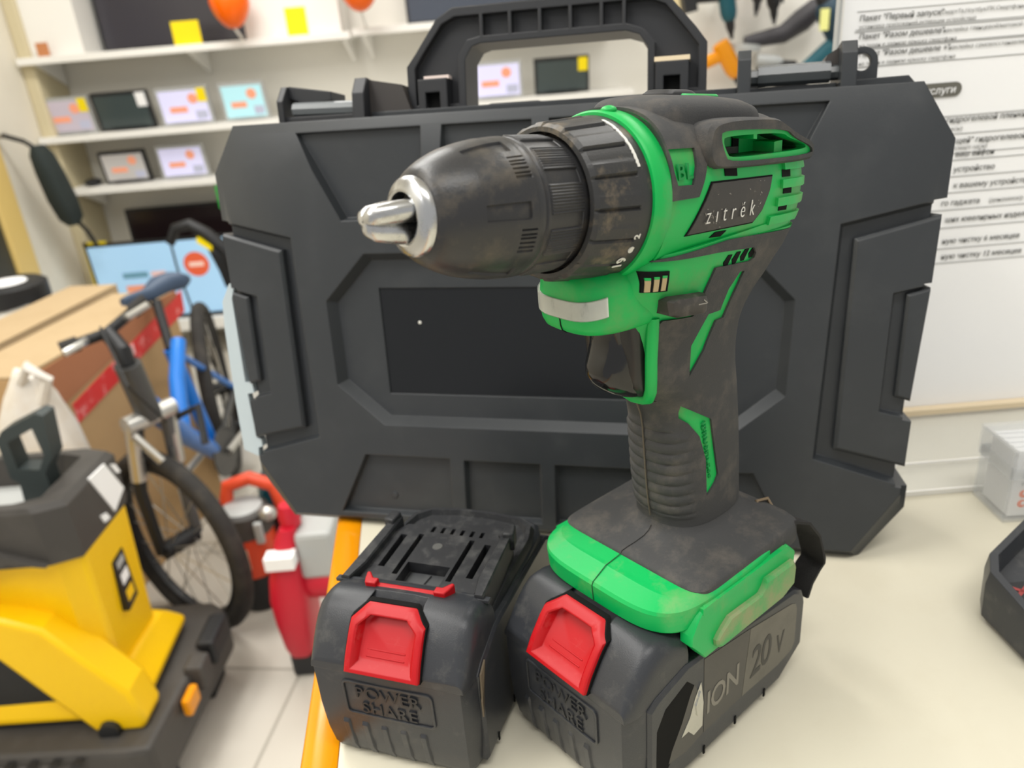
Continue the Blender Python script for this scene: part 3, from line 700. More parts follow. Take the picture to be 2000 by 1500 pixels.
# raised hump on top
rings = []
for s, W, t in ((13.5, 9, 27.2), (12, 13, 29.6), (8, 16, 31.2), (0, 17.2, 32.0), (-20, 17.6, 32.0), (-32, 17.2, 31.4), (-39, 15.5, 30.2), (-43, 12, 28.4), (-44.5, 8, 26.6)):
    rings.append([AX(s, 20 + (t-20)*max(0, sin(pi*k/24))**.42 if 0 < k < 24 else 20, W*(1.12)*spow(cos(pi*k/24), .62)) for k in range(25)])
hump = dm('top_hump', G().loft(rings), RUB, smooth=60)
dm('gear_switch_bed', G().loft([[AX(s, t, y) for s, y in selip(-19, 0, a, b, 4, 32)] for t, a, b in ((29, 12, 8), (31.9, 12, 8), (32.4, 11.4, 7.5))]), GREEN)
dm('gear_switch', G().loft([[AX(s, t, y) for s, y in selip(-11, 0, a, b, 4, 32)] for t, a, b in ((30, 9, 6.5), (32.2, 9, 6.5), (33.4, 7, 5.6), (33.7, 5, 4.6))]), BLK)
# scoop: green duct frame inside a rubber rim
PS = lambda a, b, h: (a, h, b)
rim = dm('vent_scoop_rim', G().loft([[PS(a, b, 17) for a, b in SC_out], [PS(a, b, 26.2) for a, b in SC_out], [PS(a, b, 27.6) for a, b in shrinkp(SC_out, .9)]]), RUB, smooth=40)
boolean(rim, [scaled(G().prism(SC_in, XZ, 10, 40))])
fr_ = dm('vent_scoop', G().prism(SC_in, XZ, 16, 26.6), GREEN, smooth=30, bevel=0)
boolean(fr_, [scaled(G().prism(SC_cav, XZ, 10, 40))])
dm('vent_floor', G().prism(SC_cav, XZ, 14.2, 15.6), GREEN, smooth=0)
for x0, x1 in ((-17.0, -12.6), (-31.5, -28.0)):
    dm('vent_slot', G().prism([(x0, 238.8 + .06*x0+2), (x1, 238.8 + .06*x1+2), (x1, 250.5 + .1*x1), (x0, 250.5 + .1*x0)], XZ, 15.4, 16.2), BLACKHOLE, smooth=0)
dm('vent_bar', G().prism([(-9, 242.9), (-30, 241.0), (-30, 243.2), (-9, 245)], XZ, 15.6, 17.0), RUB, smooth=0)
dm('vent_tab', G().prism([(-25, 249.2), (-25, 246.6), (-27, 246.2), (-27, 249)], XZ, 18, 26.2), GREEN, smooth=0)
for x0, x1, z0, z1 in ((-46, -41, 237.4, 243.5),): dm('vent_post', G().prism([(x0, z0), (x1, z0+.5), (x1, z1), (x0, z1)], XZ, 15.6, 24), GREEN, smooth=0)
# BL badge letters
text('raised_lettering', 'BL', .0070, mat('relief shade green', (0, 134, 62), .5), drill, (.0138, .0257, .2392), (-1, 0, -.06), (.12, 0, 1), .0008, 'LEFT', 0, 1.1, .0001)  # embossed letters: darker green paints the shade of their relief
# dark brand plate
plate = [(-3.4, 235.6), (-37.2, 232.6), (-35.7, 227.9), (-31.9, 222.1), (-27.4, 218.7), (8.4, 221.3), (4.0, 226.5), (.1, 231.0)]
pk = [( (a+14)*1.035-14, (b-227.3)*1.07+227.3) for a, b in plate]
overlay('plate_groove', pk, .35, BLACKHOLE, y0=15, parts='H')
overlay('brand_plate', plate, .75, mat('matt black plate', (52, 50, 48), .5, dirt_or_glint=(96, 90, 80), damt=.4, dscale=140, dlo=.5, dhi=.75), y0=15, parts='H')
text('printed_lettering', 'zıtrék', .0078, WINK, drill, (.0010, .02705, .2234), (-cos(TA), 0, -sin(TA)*.7), (-.10, 0, 1), .0002, 'LEFT', .16, 1.85, -.00011, .78)
rnd = random.Random(11); g = G()
for k in range(34):
    x = rnd.uniform(-33, 4) if k > 12 else rnd.uniform(-9, 4); z = rnd.uniform(221, 232.5) if k > 12 else rnd.uniform(220.8, 228); r = rnd.uniform(.12, .42); a = rnd.uniform(0, pi)
    if 227.3 + (x+14)*-.09 < z - 6 or x > 9 - (z-221)*.9: continue
    g.add([(x + r*2*cos(a), 26.95, z + r*2*sin(a)), (x - r*sin(a)*.6, 26.95, z + r*.6*cos(a)), (x - r*1.6*cos(a), 26.95, z - r*1.6*sin(a))], [(0, 1, 2)])
dm('paint_chips', g, mat('pale chips', (186, 180, 168), .6), smooth=0)['kind'] = 'stuff'
# rear cooling ribs and slots
for k, (z, xa) in enumerate(((235.2, -45), (229.0, -43.5), (223.0, -41), (217.0, -37.5), (211.9, -33))):
    overlay('vent_rib', [(xa, z + 1.5), (xa, z - 1.5), (-80, z - 4.8), (-80, z - 1.8)], 1.2, GREEN, y0=2, parts='H')
for x0, z in ((-44.5, 232.4), (-45.6, 226.4), (-43.5, 220.7), (-39.5, 215.6)):
    overlay('vent_slot', [(x0, z + 1.3), (x0, z - 1.2), (x0 - 5.6, z - 1.8), (x0 - 5.6, z + .7)], .25, BLACKHOLE, y0=15, parts='H')
overlay('seam_slot', [(-4.7, 217.6), (-7.2, 219.0), (-13.4, 218.4), (-10.8, 216.8)], .3, BLACKHOLE, y0=15, parts='HL')
overlay('seam_slot', [(-10.5, 239.4), (-17.2, 238.4), (-17.2, 235.8), (-10.5, 236.8)], .3, BLACKHOLE, y0=15, parts='H')
# rubber over handle and the band under the motor
R2 = [(21, 214.6), (-8.6, 211.8), (-30.6, 208.9), (-32.8, 206.6), (-32.6, 204.6), (-30.0, 203.8), (-9.4, 206.2), (-5.8, 197.4), (-3.0, 190.8), (-1.9, 190.1), (12.4, 192.2), (13.2, 191.4),
      (11.4, 174.0), (11.6, 168.5), (10.5, 163), (8.2, 159), (4.5, 156.6), (40, 155.6), (40, 90), (-90, 90), (-90, 207), (-66, 209.9), (-51.2, 211.2), (14.0, 218.0)]
R2 = [(a, b) for a, b in R2]
hand = overlay('handle_rubber', R2, .9, RUB, y0=-60, holes=[STRIPE, BRUSH], parts='L', ribs=True, smooth=30)
for x in (-14.2, -19.2, -24.2, -29.2):
    overlay('vent_slot', [(x, 206.8), (x - 2.2, 209.1), (x - 4.6, 208.8), (x - 2.6, 204.9), (x - .8, 205)], .25, BLACKHOLE, y0=12, parts='L')
text('raised_lettering', '‹BRUSHLESS', .0052, mat('relief shade green', (0, 134, 62), .5), drill, (-.0138, .0168, .1432), (-.19, .0, -1), (-1, -.32, .19), .0009, 'LEFT', 0, 1.12, .00005, .92)  # relief shade painted into these letters as a darker green
# seams on the mid plane
sg = G().tube([(xf + 1.55, 0, z) for z, xf in ((154, 3.2), (148, .8), (142, -.3), (128, -1.3), (116, -2.2), (106, -3.4), (99, -4.6))], .35, 6)
dm('handle_seam', sg, mat('dusty seam', (92, 84, 72), .8))
# mode window, switch, lamp, trigger
overlay('indicator_frame', [(24.0, 212.0), (14.4, 210.6), (14.2, 203.6), (23.9, 205.0)], .5, BLACKHOLE, y0=10, parts='LN')
for k in range(3):
    x = 23.1 - k*2.95
    overlay('indicator_pane', [(x, 209.4 - .12*k), (x - 1.8, 209.2 - .12*k), (x - 1.8, 204.9 - .35*k), (x, 205.1 - .35*k)], .7, SAND, y0=10, parts='LN')
    overlay('indicator_pane', [(x, 209.9 - .12*k), (x - 1.8, 209.6 - .12*k), (x - 1.8, 208.8 - .12*k), (x, 209.0 - .12*k)], .75, GREEN, y0=10, parts='LN')
sw = [(16.6, 200.9), (13.6, 201.5), (-3.6, 198.8), (-4.6, 196.6), (-4.0, 192.6), (-2.8, 191.9), (11.4, 194.0), (15.4, 195.8)]
sk = lambda k: [(5+(a-5)*k, 196.4+(b-196.4)*k) for a, b in sw]
dm('direction_switch', G().loft([[PS(a, b, 12) for a, b in sw], [PS(a, b, 24.2) for a, b in sw], [PS(a, b, 25.6) for a, b in sk(.86)], [PS(a, b, 25.8) for a, b in sk(.78)]]), mat('scuffed black button', (50, 47, 44), .45, dirt_or_glint=(104, 98, 90), damt=.6, dscale=160), smooth=30)
g = G().prism([(2, 196.3), (-2.5, 195.7), (-2.5, 196.1), (2, 196.7)], XZ, 25.6, 25.95).prism([(-1, 197.6), (-3, 196), (-2.7, 195.7), (-.7, 197.3)], XZ, 25.6, 25.95); dm('switch_arrow', g, mat('worn grey mark', (140, 136, 128), .6), smooth=0)
NZ = lambda k, z0, z1: [(z, xf, W, n) for z, xf, W, n in NOSE]
def nosering(z, off):
    xf, W, n = lerp(NOSE, z); return xf + off, W + off, n
rings = []
for z in (197.4, 197.6, 201, 204.0, 204.2):
    off = .7 if z not in (197.4, 204.2) else -.5
    p = []
    for k in range(33):
        a = R(-47 + 94*k/32); xf, W, n = nosering(z, off)
        p.append(((xf - 26)/2 + (xf+26)/2*spow(cos(a), 2/n), W*spow(sin(a), 2/n), z + 1.5*(k-16)**2/256))
    rings.append(p)
rb = dm('lamp_reflector', G().loft([[(x - (.4 if x > 0 else 0), y*.985, z + (.15 if q < 2 else -.15 if q > 2 else 0)) for x, y, z in r_] for q, r_ in enumerate(rings)], False, False, False), mat('painted refraction pocket', (226, 228, 220), .25, dirt_or_glint=(112, 124, 112), damt=.8, dscale=110, dlo=.5, dhi=.66, streak=(1, 1, .45)), smooth=60)  # pale strip behind the lens, its mottling paints refractions
dm('work_lamp_lens', G().loft(rings, False, False, False), LENS, smooth=60)
for y in (): dm('lamp_diode', G().box((42.25, y-1.6, 201), (42.6, y+1.6, 204.5)), mat('pale diode', (220, 214, 170), .4), smooth=0)
dm('nose_seam', G().tube([(41.75, 0, 198), (41.45, 0, 195), (40.8, 0, 193), (39.2, 0, 191.8), (36, 0, 191.3)], .25, 6), BLACKHOLE)
dm('guard_edge', G().loft([[(x, y, z) for x, y in selip(10, 0, 11.5 + o_, 17.6 + o_, 4, 48)] for z, o_ in ((158.5, -3.4), (160, -.5), (163, .4), (164.5, .3))]), GREEN) if False else None
gp_ = [(14.6, 16.8, 193.5), (14.8, 16.5, 186), (14.8, 16.0, 178), (14.4, 15.6, 171), (13.2, 14.4, 165), (11.4, 11.8, 161), (10.0, 7.5, 159), (9.4, 3, 158.3)]
dm('guard_rim', G().tube(gp_ + [(x - 1.5, -y*.86, z) for x, y, z in reversed(gp_)], 2.2, 12), GREEN, smooth=60)
dm('trigger_recess', G().loft([[(x, y, z) for x, y in selip(8, 0, a_ - 8, w_, 5, 40)] for z, a_, w_ in ((159.5, 11, 8), (162, 14.5, 11.4), (166, 17.4, 13), (172, 19.2, 13.6), (180, 20.0, 13.8), (193, 22, 14))]), mat('scratched black plastic', (26, 26, 27), .3, dirt_or_glint=(80, 78, 74), damt=.5, dscale=120, dlo=.58, dhi=.8), smooth=50)
tr = [(160.6, 15.5, 7.6), (161.6, 19.5, 8.4), (164, 23.6, 9), (167.5, 26.8, 9.3), (171, 28.4, 9.3), (174.5, 28.2, 9.2), (178, 26.6, 9.2), (181.5, 25.2, 9.2), (185, 25.0, 9.2), (188.5, 25.8, 9.2), (192.8, 26.6, 9.2)]
dm('trigger', G().loft([[(x, y, z) for x, y in selip(8, 0, xf - 8, W, 2.6, 40)] for z, xf, W in [(z, xf - 1.6, W + 1.4) for z, xf, W in tr]]), GLOSS, smooth=60)
# screw cap rear
# flared foot
ft = [(96, -4.6, -50.8, 17.9, 2.5), (93.8, -4.0, -51.2, 18.8, 2.5), (92, -2.4, -52, 20.6, 2.7), (90.8, 1, -53, 23.6, 3.2), (89.8, 5.5, -54.8, 28.0, 4.2), (89.0, 9.6, -56.4, 33.0, 6), (88.2, 12.4, -57.6, 36.6, 9), (87.2, 13.2, -58, 37.6, 11), (82, 13.4, -58.4, 38.0, 11), (79, 13.4, -58.4, 38.0, 11)]
dm('foot_rubber', G().loft([[(x, y, z) for x, y in selip((xf+xr)/2, 0, (xf-xr)/2, W, n, 96)] for z, xf, xr, W, n in ft]), RUB, smooth=50)
dm('foot_seam', G().tube([(-3.6, 0, 94), (-2.0, 0, 92.2), (1, 0, 91.05), (5.5, -.6, 90.0), (9.6, -1.4, 89.2), (12.4, -2, 88.4), (13.1, -2, 87.3)], .16, 6), mat('dark seam', (36, 34, 32), .8))
gf = [(74.2, 30.5, 38.2, 4.2), (75.4, 31.6, 38.6, 4.2), (83.2, 32.2, 38.9, 4.2), (84.6, 31.4, 38.6, 4.4), (86.6, 23.5, 36.5, 5.5), (86.9, 22.5, 36, 5.5)]
dm('foot_green', G().loft([[(x, y, z) for x, y in selip((xf-50)/2, 0, (xf+50)/2, W, n, 120)] for z, xf, W, n in gf]), GREENF, smooth=16)
dm('foot_joint', G().tube([(13, -2, 87.3), (23, -1.2, 87.15), (31.6, 0, 84.7), (32.35, 0, 83.2), (31.8, 0, 75.4)], .2, 6), mat('dark green seam', (30, 84, 48), .8))
for s in (1, -1):
    PK = lambda a, b, h: (a, s*h, b)
    sk_ = [(11.5, 58.2), (15.5, 63.5), (20, 69), (20, 73.6), (16, 80), (12, 83.6), (-44, 82), (-50, 76), (-49, 60), (-38, 57)]
    dm('side_skirt', G().loft([[PK(a, b, 34) for a, b in sk_], [PK(a, b, 38.9) for a, b in sk_], [PK(a*.985, 71+(b-71)*.96, 39.6) for a, b in sk_]]), GREENF, smooth=30)
    pad = [(6.4, 61.6), (7.0, 65), (5.0, 67.2), (-1.3, 71.5), (-22, 70.3), (-24.6, 72.4), (-26, 75.6), (-46, 74.4), (-48, 71), (-47.6, 62), (-39, 58.8), (4.4, 60.0)]
    dm('side_pad', G().loft([[PK(a, b, 38) for a, b in pad], [PK(a, b, 41.0) for a, b in pad], [PK(-20+(a+20)*.965, 66+(b-66)*.86, 42.0) for a, b in pad]]), mat('dusty green plastic', (34, 160, 82), .5, dirt_or_glint=(150, 150, 112), damt=.9, dscale=40, dlo=.4, dhi=.62), smooth=30)
    dm('side_ledge', G().prism([(14, 80.6), (14, 83.4), (-42, 82.4), (-46, 79.0)], PK, 38, 39.9), GREENF, smooth=20)
# torque collar
def colmod(d, a):
    if 30 < d < 46.6:
        ph = (math.degrees(a) / 22.5) % 1
        return -.75 if ph < .07 or (.5 < ph < .55) else (.35 if ph < .5 else 0)
    return 0
cprof = [(24.8, 20), (24.8, 25.6), (26, 25.7), (29.9, 25.2), (30.1, 25.2), (31.5, 25.0), (44.5, 23.7), (46, 23.5), (47.2, 22.6), (47.4, 21.2), (46, 20.9), (40, 20.8)]
dm('torque_collar', G().lathe(cprof, AXO, AXD, 192, colmod), COLLAR, smooth=25)
def cylp(s, r, th): return Vector(AX(s, r*sin(R(th)), r*cos(R(th))))
g = G()
for s0, s1, a0, a1, st in ((28.6, 29.6, 27, 74, 1.5), (26.6, 27.4, 79, 85, 1.5)):
    n = int((a1-a0)/st)
    jag = [random.uniform(-.25, .25) for _ in range(n+1)]
    g.loft([[cylp(s0 + jag[k]*.6, 25.15, a0+k*st), cylp(s0 + jag[k]*.6, 25.62, a0+k*st), cylp(s1 + jag[k], 25.5, a0+k*st), cylp(s1 + jag[k], 25.0, a0+k*st)] for k in range(n+1)])
dm('white_arc_mark', g, WINK, smooth=0)
def cyltext(s, th, r, st, size, mirror=False):
    O = cylp(s, r, th); X = Vector(AXD); N_ = cylp(0, 1, th) - cylp(0, 0, th); Y = N_.cross(X)
    text('printed_lettering', st, size, WINK, drill, O * .001, Y * -1 if mirror else Y, X if mirror else -X, .0002, 'CENTER', 0, 1, .0001)
cyltext(29.2, -43, 25.45, '19', .0056, True)
cyltext(28.4, -20, 25.5, '2', .0034, True)
N_ = cylp(0, 1, -31) - cylp(0, 0, -31)
dm('white_dot_mark', G().lathe([(-.3, 1.25), (.08, 1.2)], cylp(29.4, 25.3, -31), N_, 18), WINK)
# chuck
dm('collar_throat', G().lathe([(39, 21), (44.6, 21), (44.7, 18)], AXO, AXD, 64), mat('dusty felt ring', (38, 33, 28), .95, dirt_or_glint=(90, 78, 62), damt=.6, dscale=300))
def ringmod(d, a):
    ph = (math.degrees(a) / 36) % 1
    if 48.6 < d < 61:
        if ph < .66: return .35 + .13*sin(a*150)
        return -.25
    return 0
dm('chuck_rear_sleeve', G().lathe([(42, 17), (42, 19.8), (47.2, 19.9), (48.5, 19.9), (48.7, 19.9), (54, 20.0), (60.9, 20.0), (61.1, 20.0), (62.2, 20.1), (62.8, 19.6), (62.9, 19)], AXO, AXD, 720, ringmod), CHUCK, smooth=30)
SP = [(62.9, 18.8), (63.0, 19.9), (63.6, 20.2), (65.8, 20.2), (66, 20.15), (66.2, 20.15), (68.4, 20.02), (68.6, 20.0), (71.4, 19.75), (71.6, 19.75), (73, 19.55), (76, 19.05), (79, 18.4), (81.9, 17.7), (82.1, 17.65), (84, 17.0), (86, 16.2), (88, 15.3), (90, 14.2), (91.6, 13.2), (92.8, 12.2), (93.4, 11.2)]
def slmod(d, a):
    dg = math.degrees(a)
    ph = ((dg + 0) % 60) / 60
    v = 0; o = (dg - 5) % 60
    if 68.5 < d < 82 and (o < 7 or o > 53): v = -.7
    if 66.1 < d < 71.5 and 25 < o < 46 and (o % 3.7) < 1.1: v = -.5
    return v
def slmod2(d, a): return slmod(d, a)
dm('chuck_sleeve', G().lathe(SP, AXO, AXD, 360, slmod2), CHUCK, smooth=30)
dm('chuck_nose', G().lathe([(90, 10.9), (94.2, 10.95), (95.4, 10.5), (96.3, 9.4), (97.2, 7.6), (97.0, 6.9), (93, 6.6), (88, 6.6)], AXO, AXD, 72), STEEL)
dm('nose_bore', G().lathe([(87, 6.9), (88.5, 6.9)], AXO, AXD, 32), BLACKHOLE)
for k, th in enumerate((38, 158, 278)):
    rings = []
    for s, ro, hw in ((88, 4.6, 3.3), (95, 4.0, 3.3), (101, 3.2, 3.3), (106.2, 2.4, 2.9), (108.6, 1.7, 1.9), (109, 1.3, 1.3)):
        rings.append([cylp(s, 0, 0) + (cylp(0, 1, th) - cylp(0, 0, th)) * (ro + hw*cos(2*pi*j/20) if cos(2*pi*j/20) > -.55 or True else 0) * 1.0 + (cylp(0, 1, th+90) - cylp(0, 0, th+90)) * (hw*.92*sin(2*pi*j/20)) for j in range(20)])
    for r in rings:   # keep each jaw on its own side of the axis
        for j, p in enumerate(r):
            e = (cylp(0, 1, th) - cylp(0, 0, th)); b = Vector(AXO) + Vector(AXD) * ((p - Vector(AXO)).dot(Vector(AXD)))
            dd = (p - b).dot(e)
            if dd < .25: r[j] = p + e * (.25 - dd)
    dm('chuck_jaw', G().loft(rings), STEEL, smooth=35)
# wrist strap at the back of the foot
def ribbon(path, wv, th):
    g = G(); r = []
    for i, p in enumerate(path):
        p = Vector(p); wv_ = Vector(wv)
        t = (Vector(path[min(i+1, len(path)-1)]) - Vector(path[max(i-1, 0)])).normalized(); nn = t.cross(wv_).normalized()
        r.append([p - wv_/2 - nn*th/2, p + wv_/2 - nn*th/2, p + wv_/2 + nn*th/2, p - wv_/2 + nn*th/2])
    return g.loft(r)
dm('wrist_strap', ribbon([(-50, 28, 83), (-55, 31, 86), (-62, 33, 83), (-71, 33.5, 72), (-78.5, 33, 56), (-79.5, 32.5, 52.5), (-77.5, 31.5, 49), (-75, 30, 42), (-74, 29, 34)], (3, 13, 3), 1.2), mat('black webbing', (40, 39, 38), .9, bump=.5, bscale=1600), smooth=50)
dm('strap_hook', G().tube([(-50, 20, 86), (-53, 18, 90), (-58, 20, 90), (-58, 23, 86)], .9, 8), mat('tarnished metal', (140, 122, 98), .4, metal=.8))

# ------------------------------------------------------------------ shelves and screens on the back wall
def m_(n, g, m, par=None, **k):
    k.setdefault('smooth', 40); return build(n, g, m, par, **k)
def shelf(name_lab, x0, x1, z, yf=3.70, t=.022, sup=True):
    r = thing('wall_shelf', name_lab, 'shelf', (x0, 4.0, z), 0, 'white wall shelves')
    w_ = x1 - x0
    m_('board', G().box((0, yf-4.0, -t), (w_, 0, 0)), WHITE, r, smooth=0, bevel=.002)
    m_('front_rail', G().box((0, yf-4.012, -t-.004), (w_, yf-4.0, .004)), WHITE, r, smooth=0, bevel=.002)
    n = 2 if w_ < 1.2 else 3
    for k in range(n):
        x = .04 + (w_-.08)*k/(n-1)
        m_('bracket', G().prism([(-.02, -t), (-.26, -t), (-.02, -.12)], lambda a, b, h: (h, a, b), x-.008, x+.008), WHITE, r, smooth=0)
    return r
shelf('long white wall shelf on top left carrying a black television and yellow price card', -2.03, -.575, .402)
shelf('white wall shelf at top centre behind the case handle under the second balloon', -.565, .62, .41)
shelf('white wall shelf with four small tilted screens left of the case', -2.04, .66, .072)
shelf('lowest white wall shelf with two small screens left of the case', -2.0, -.9, -.163)
shelf('low white shelf near the floor under the big pale blue television', -1.72, -.7, -.80, 3.60, .05)

SCR = {}
def promo(name, base, accent):
    return mat(name, base, .3, emit=.55)
def flatscreen(name, label, cat, x, y, z, w_, h, tilt, scr, frame=BLK, logo=None, group=None, rz=0, foot=True):
    r = thing(name, label, cat, (x, y, z), rz, group)
    T = Matrix.Rotation(-R(tilt), 4, 'X')
    def add(n, g, m, par=r):
        o = m_(n, g, m, par, smooth=0); o.data.transform(T); return o
    add('frame', G().box((-w_/2, -.012, 0), (w_/2, .012, h)), frame)
    s = add('screen', G().box((-w_/2+.012, -.0135, .012), (w_/2-.012, -.012, h-.012)), scr)
    if foot: m_('stand', G().box((-w_*.3, -.03, -.0005), (w_*.3, .07, .006)).prism([(.0, .0), (.07, .0), (.03+.05, h*.55), (.02, h*.55)], lambda a, b, h_: (h_, a, b), -.03, .03), frame, r, smooth=0)
    if logo:
        for kind, a, b, c, d, m in logo:
            if kind == 'disc': add('badge', G().lathe([(-.0145, c), (-.0136, c)], (a, 0, b), (0, 1, 0), 24), m, s)
            elif kind == 'box': add('banner', G().box((a-c/2, -.0149, b-d/2), (a+c/2, -.0136, b+d/2)), m, s)
            elif kind == 'txt':
                o = text('screen_lettering', c, d, m, s, (a, -.0147, b), XR, ZU, .0004, 'CENTER'); o.data.transform(T)
    return r
OLOGO = mat('orange screen print', (226, 150, 118), .5, emit=.25)
DLOGO = mat('grey screen print', (170, 172, 190), .5, emit=.25)
LAV = mat('lavender screen', (208, 206, 236), .3, emit=.3); CYA = mat('pale cyan screen', (170, 216, 224), .3, emit=.3)
MAU = mat('mauve screen', (178, 168, 178), .3, emit=.3); DSC = mat('dark screen', (66, 76, 76), .25); GSC = mat('grey screen', (178, 174, 170), .3, emit=.25)
DPK = mat('dark tv panel', (62, 60, 66), .22)
def lg(w_, h): return [('disc', w_*.20, h*.70, h*.14, 0, OLOGO), ('box', -w_*.12, h*.42, w_*.34, h*.16, OLOGO), ('box', w_*.30, h*.25, w_*.22, h*.22, DLOGO)]
for lab, x, w_, h, scr, tag_ in (
        ('small mauve promotional screen with a yellow tag, leftmost of the second shelf', -1.922, .225, .16, MAU, 'y'),
        ('dark switched-off screen with white tag between the mauve and lavender screens', -1.665, .255, .165, DSC, 'w'),
        ('lit lavender promotional screen with yellow tag in the middle of the shelf row', -1.385, .235, .162, LAV, 'y'),
        ('pale cyan promotional screen just left of the case latch', -1.112, .205, .162, CYA, None),
        ('lit lavender screen seen through the opening of the case handle', .045, .235, .160, LAV, None),
        ('dark grey screen with yellow tag seen at right in the handle opening', .345, .25, .155, DSC, 'y')):
    f = flatscreen('tablet_screen', lab, 'screen', x, 3.80, .078, w_, h, -12, scr, BLK if scr == DSC else GREYP, None if scr == DSC else lg(w_, h))
    if tag_:
        o = m_('price_tag', G().box((w_*.30, -.0165, h*.60), (w_*.47, -.0140, h*.97)), TAGY if tag_ == 'y' else PAPER, f, smooth=0); o.data.transform(Matrix.Rotation(R(12), 4, 'X'))
for lab, x, w_, h, scr in (('grey promotional screen with dark frame on the lowest shelf', -1.728, .215, .145, GSC), ('lit lavender screen half hidden by the case on the lowest shelf', -1.455, .22, .15, LAV)):
    flatscreen('tablet_screen', lab, 'screen', x, 3.80, -.157, w_, h, -10, scr, BLK if scr == GSC else GREYP, lg(w_, h))
tag(m_('mouse', G().ball((-1.905, 3.80, -.146), .036, .05, .0165), BLK), 'tiny black rounded device at left on the lowest shelf', 'device')
# televisions
tv = flatscreen('television', 'large black switched-off television standing on the top left shelf', 'television', -1.405, 3.93, .4085, .67, .42, 0, DPK)
tv = flatscreen('television', 'dark television on the top centre shelf beside the second orange balloon', 'television', .02, 3.93, .4165, .72, .42, 0, mat('slate tv panel', (76, 82, 94), .22))
ltv = flatscreen('television', 'big pale blue lit television with red round badge above the low shelf', 'television', -1.55, 3.66, -.795, .80, .385, -3, mat('pale blue screen', (164, 204, 236), .3, emit=.3), BLK,
    [('disc', .10, .255, .06, 0, mat('red orange badge print', (222, 96, 62), .5, emit=.2)), ('box', .10, .255, .07, .022, mat('pale badge print', (244, 206, 192), .5, emit=.2)), ('box', -.20, .225, .12, .028, mat('teal screen print', (104, 150, 172), .5, emit=.2)), ('box', -.09, .225, .07, .024, mat('pink screen print', (226, 190, 186), .5, emit=.2)), ('box', -.16, .15, .20, .05, OLOGO)])
m_('yellow_sticker', G().box((-.408, -.02, .12), (-.388, -.012, .395)).box((-.408, -.02, .378), (-.30, -.012, .395)), TAGY, ltv, smooth=0)
btv = flatscreen('television', 'black television behind the top of the pale blue one under the shelves', 'television', -1.44, 3.90, -.55, .80, .25, 0, mat('black red panel', (40, 30, 32), .2), foot=False)
m_('stand', G().box((-.1, -.02, -.37), (.1, .06, 0)), BLK, btv, smooth=0)
# cards and balloons on top
tag(m_('price_card', G().box((-1.345, 3.72, .4068), (-1.225, 3.724, .50)), TAGY, smooth=0), 'yellow price card on the top shelf in front of the television', 'price card')
wp = tag(m_('price_card', G().box((-.90, 3.955, .4), (-.81, 3.958, .512)), TAGY, smooth=0), 'yellow price card on a white panel between the two balloons', 'price card'); wp.location.y = .02
wpn = tag(m_('white_carton', G().box((-1.04, 3.76, .4068), (-.62, 3.97, .95)), WHITE, smooth=0), 'tall white carton on the top shelf between the televisions', 'carton'); wp.location = (.045, -.20, .0068)
tag(m_('brown_card', G().box((-1.945, 3.72, .4068), (-1.893, 3.724, .462)), mat('brown orange card', (196, 130, 84), .7), smooth=0), 'small brown card standing at the left end of the top shelf', 'price card')
tag(m_('white_carton', G().box((-1.99, 3.76, .4068), (-1.76, 3.97, .80)), WHITE, smooth=0), 'tall white carton at the left end of the top shelf', 'carton')
for lab, x, z, r_, y in (('orange balloon on a white stick above the top left shelf', -1.045, .545, .082, 3.62), ('orange balloon cut off by the top edge left of the case handle', -.50, .575, .088, 3.60)):
    b = thing('balloon', lab, 'balloon', (x, y, .406), 0, 'orange balloons')
    rings = []
    for k in range(17):
        t = pi*k/16; rr = r_*sin(t)**.85*(1 - .22*max(0, cos(t))) ; rings.append([(rr*cos(2*pi*j/24), rr*sin(2*pi*j/24), (z-.406) - r_*1.18*cos(t)) for j in range(24)])
    for q, ring_ in enumerate(rings):
        if q in (0, 16): rings[q] = [(.001*cos(2*pi*j/24), .001*sin(2*pi*j/24), p[2]) for j, p in enumerate(ring_)]
    m_('bulb', G().loft(rings), BALLO, b, smooth=60)
    m_('stick', G().tube([(0, .09, .0), (0, .09, .003), (0, .0, z-.406-r_*1.15)], .006, 8), WHITE, b)
# hanging black bag on the left wall
bg_ = thing('shoulder_bag', 'slim black bag hanging by its strap on the cream left wall', 'bag', (-1.885, 3.44, -.285))
pts = []
rings = []
for t, wx, wy in ((0, .02, .05), (.03, .045, .075), (.12, .055, .085), (.24, .05, .08), (.31, .042, .07), (.35, .02, .05)):
    rings.append([(a, b + .05 - .10*(t/.35), t) for a, b in selip(0, 0, wx*.85, wy*.8, 3, 24)])
m_('body', G().loft(rings), mat('black bag fabric', (44, 52, 50), .8), bg_)
m_('strap', G().tube([(0, -.05, .33), (-.05, -.05, .37), (-.13, -.05, .40)], .010, 8), BLK, bg_)
m_('wall_hook', G().tube([(-.165, -.05, .395), (-.12, -.05, .395), (-.115, -.05, .41)], .008, 8), ALU, bg_)
m_('strap_end', G().tube([(0, .06, .03), (.02, .10, -.04), (.03, .13, -.12)], .01, 8), BLK, bg_)
tag(m_('leaflet', G().box((-1.30, 3.686, -.30), (-1.24, 3.688, -.195)), mat('green leaflet', (30, 168, 60), .6), smooth=0), 'green leaflet hanging under the lowest shelf at the case edge', 'leaflet')

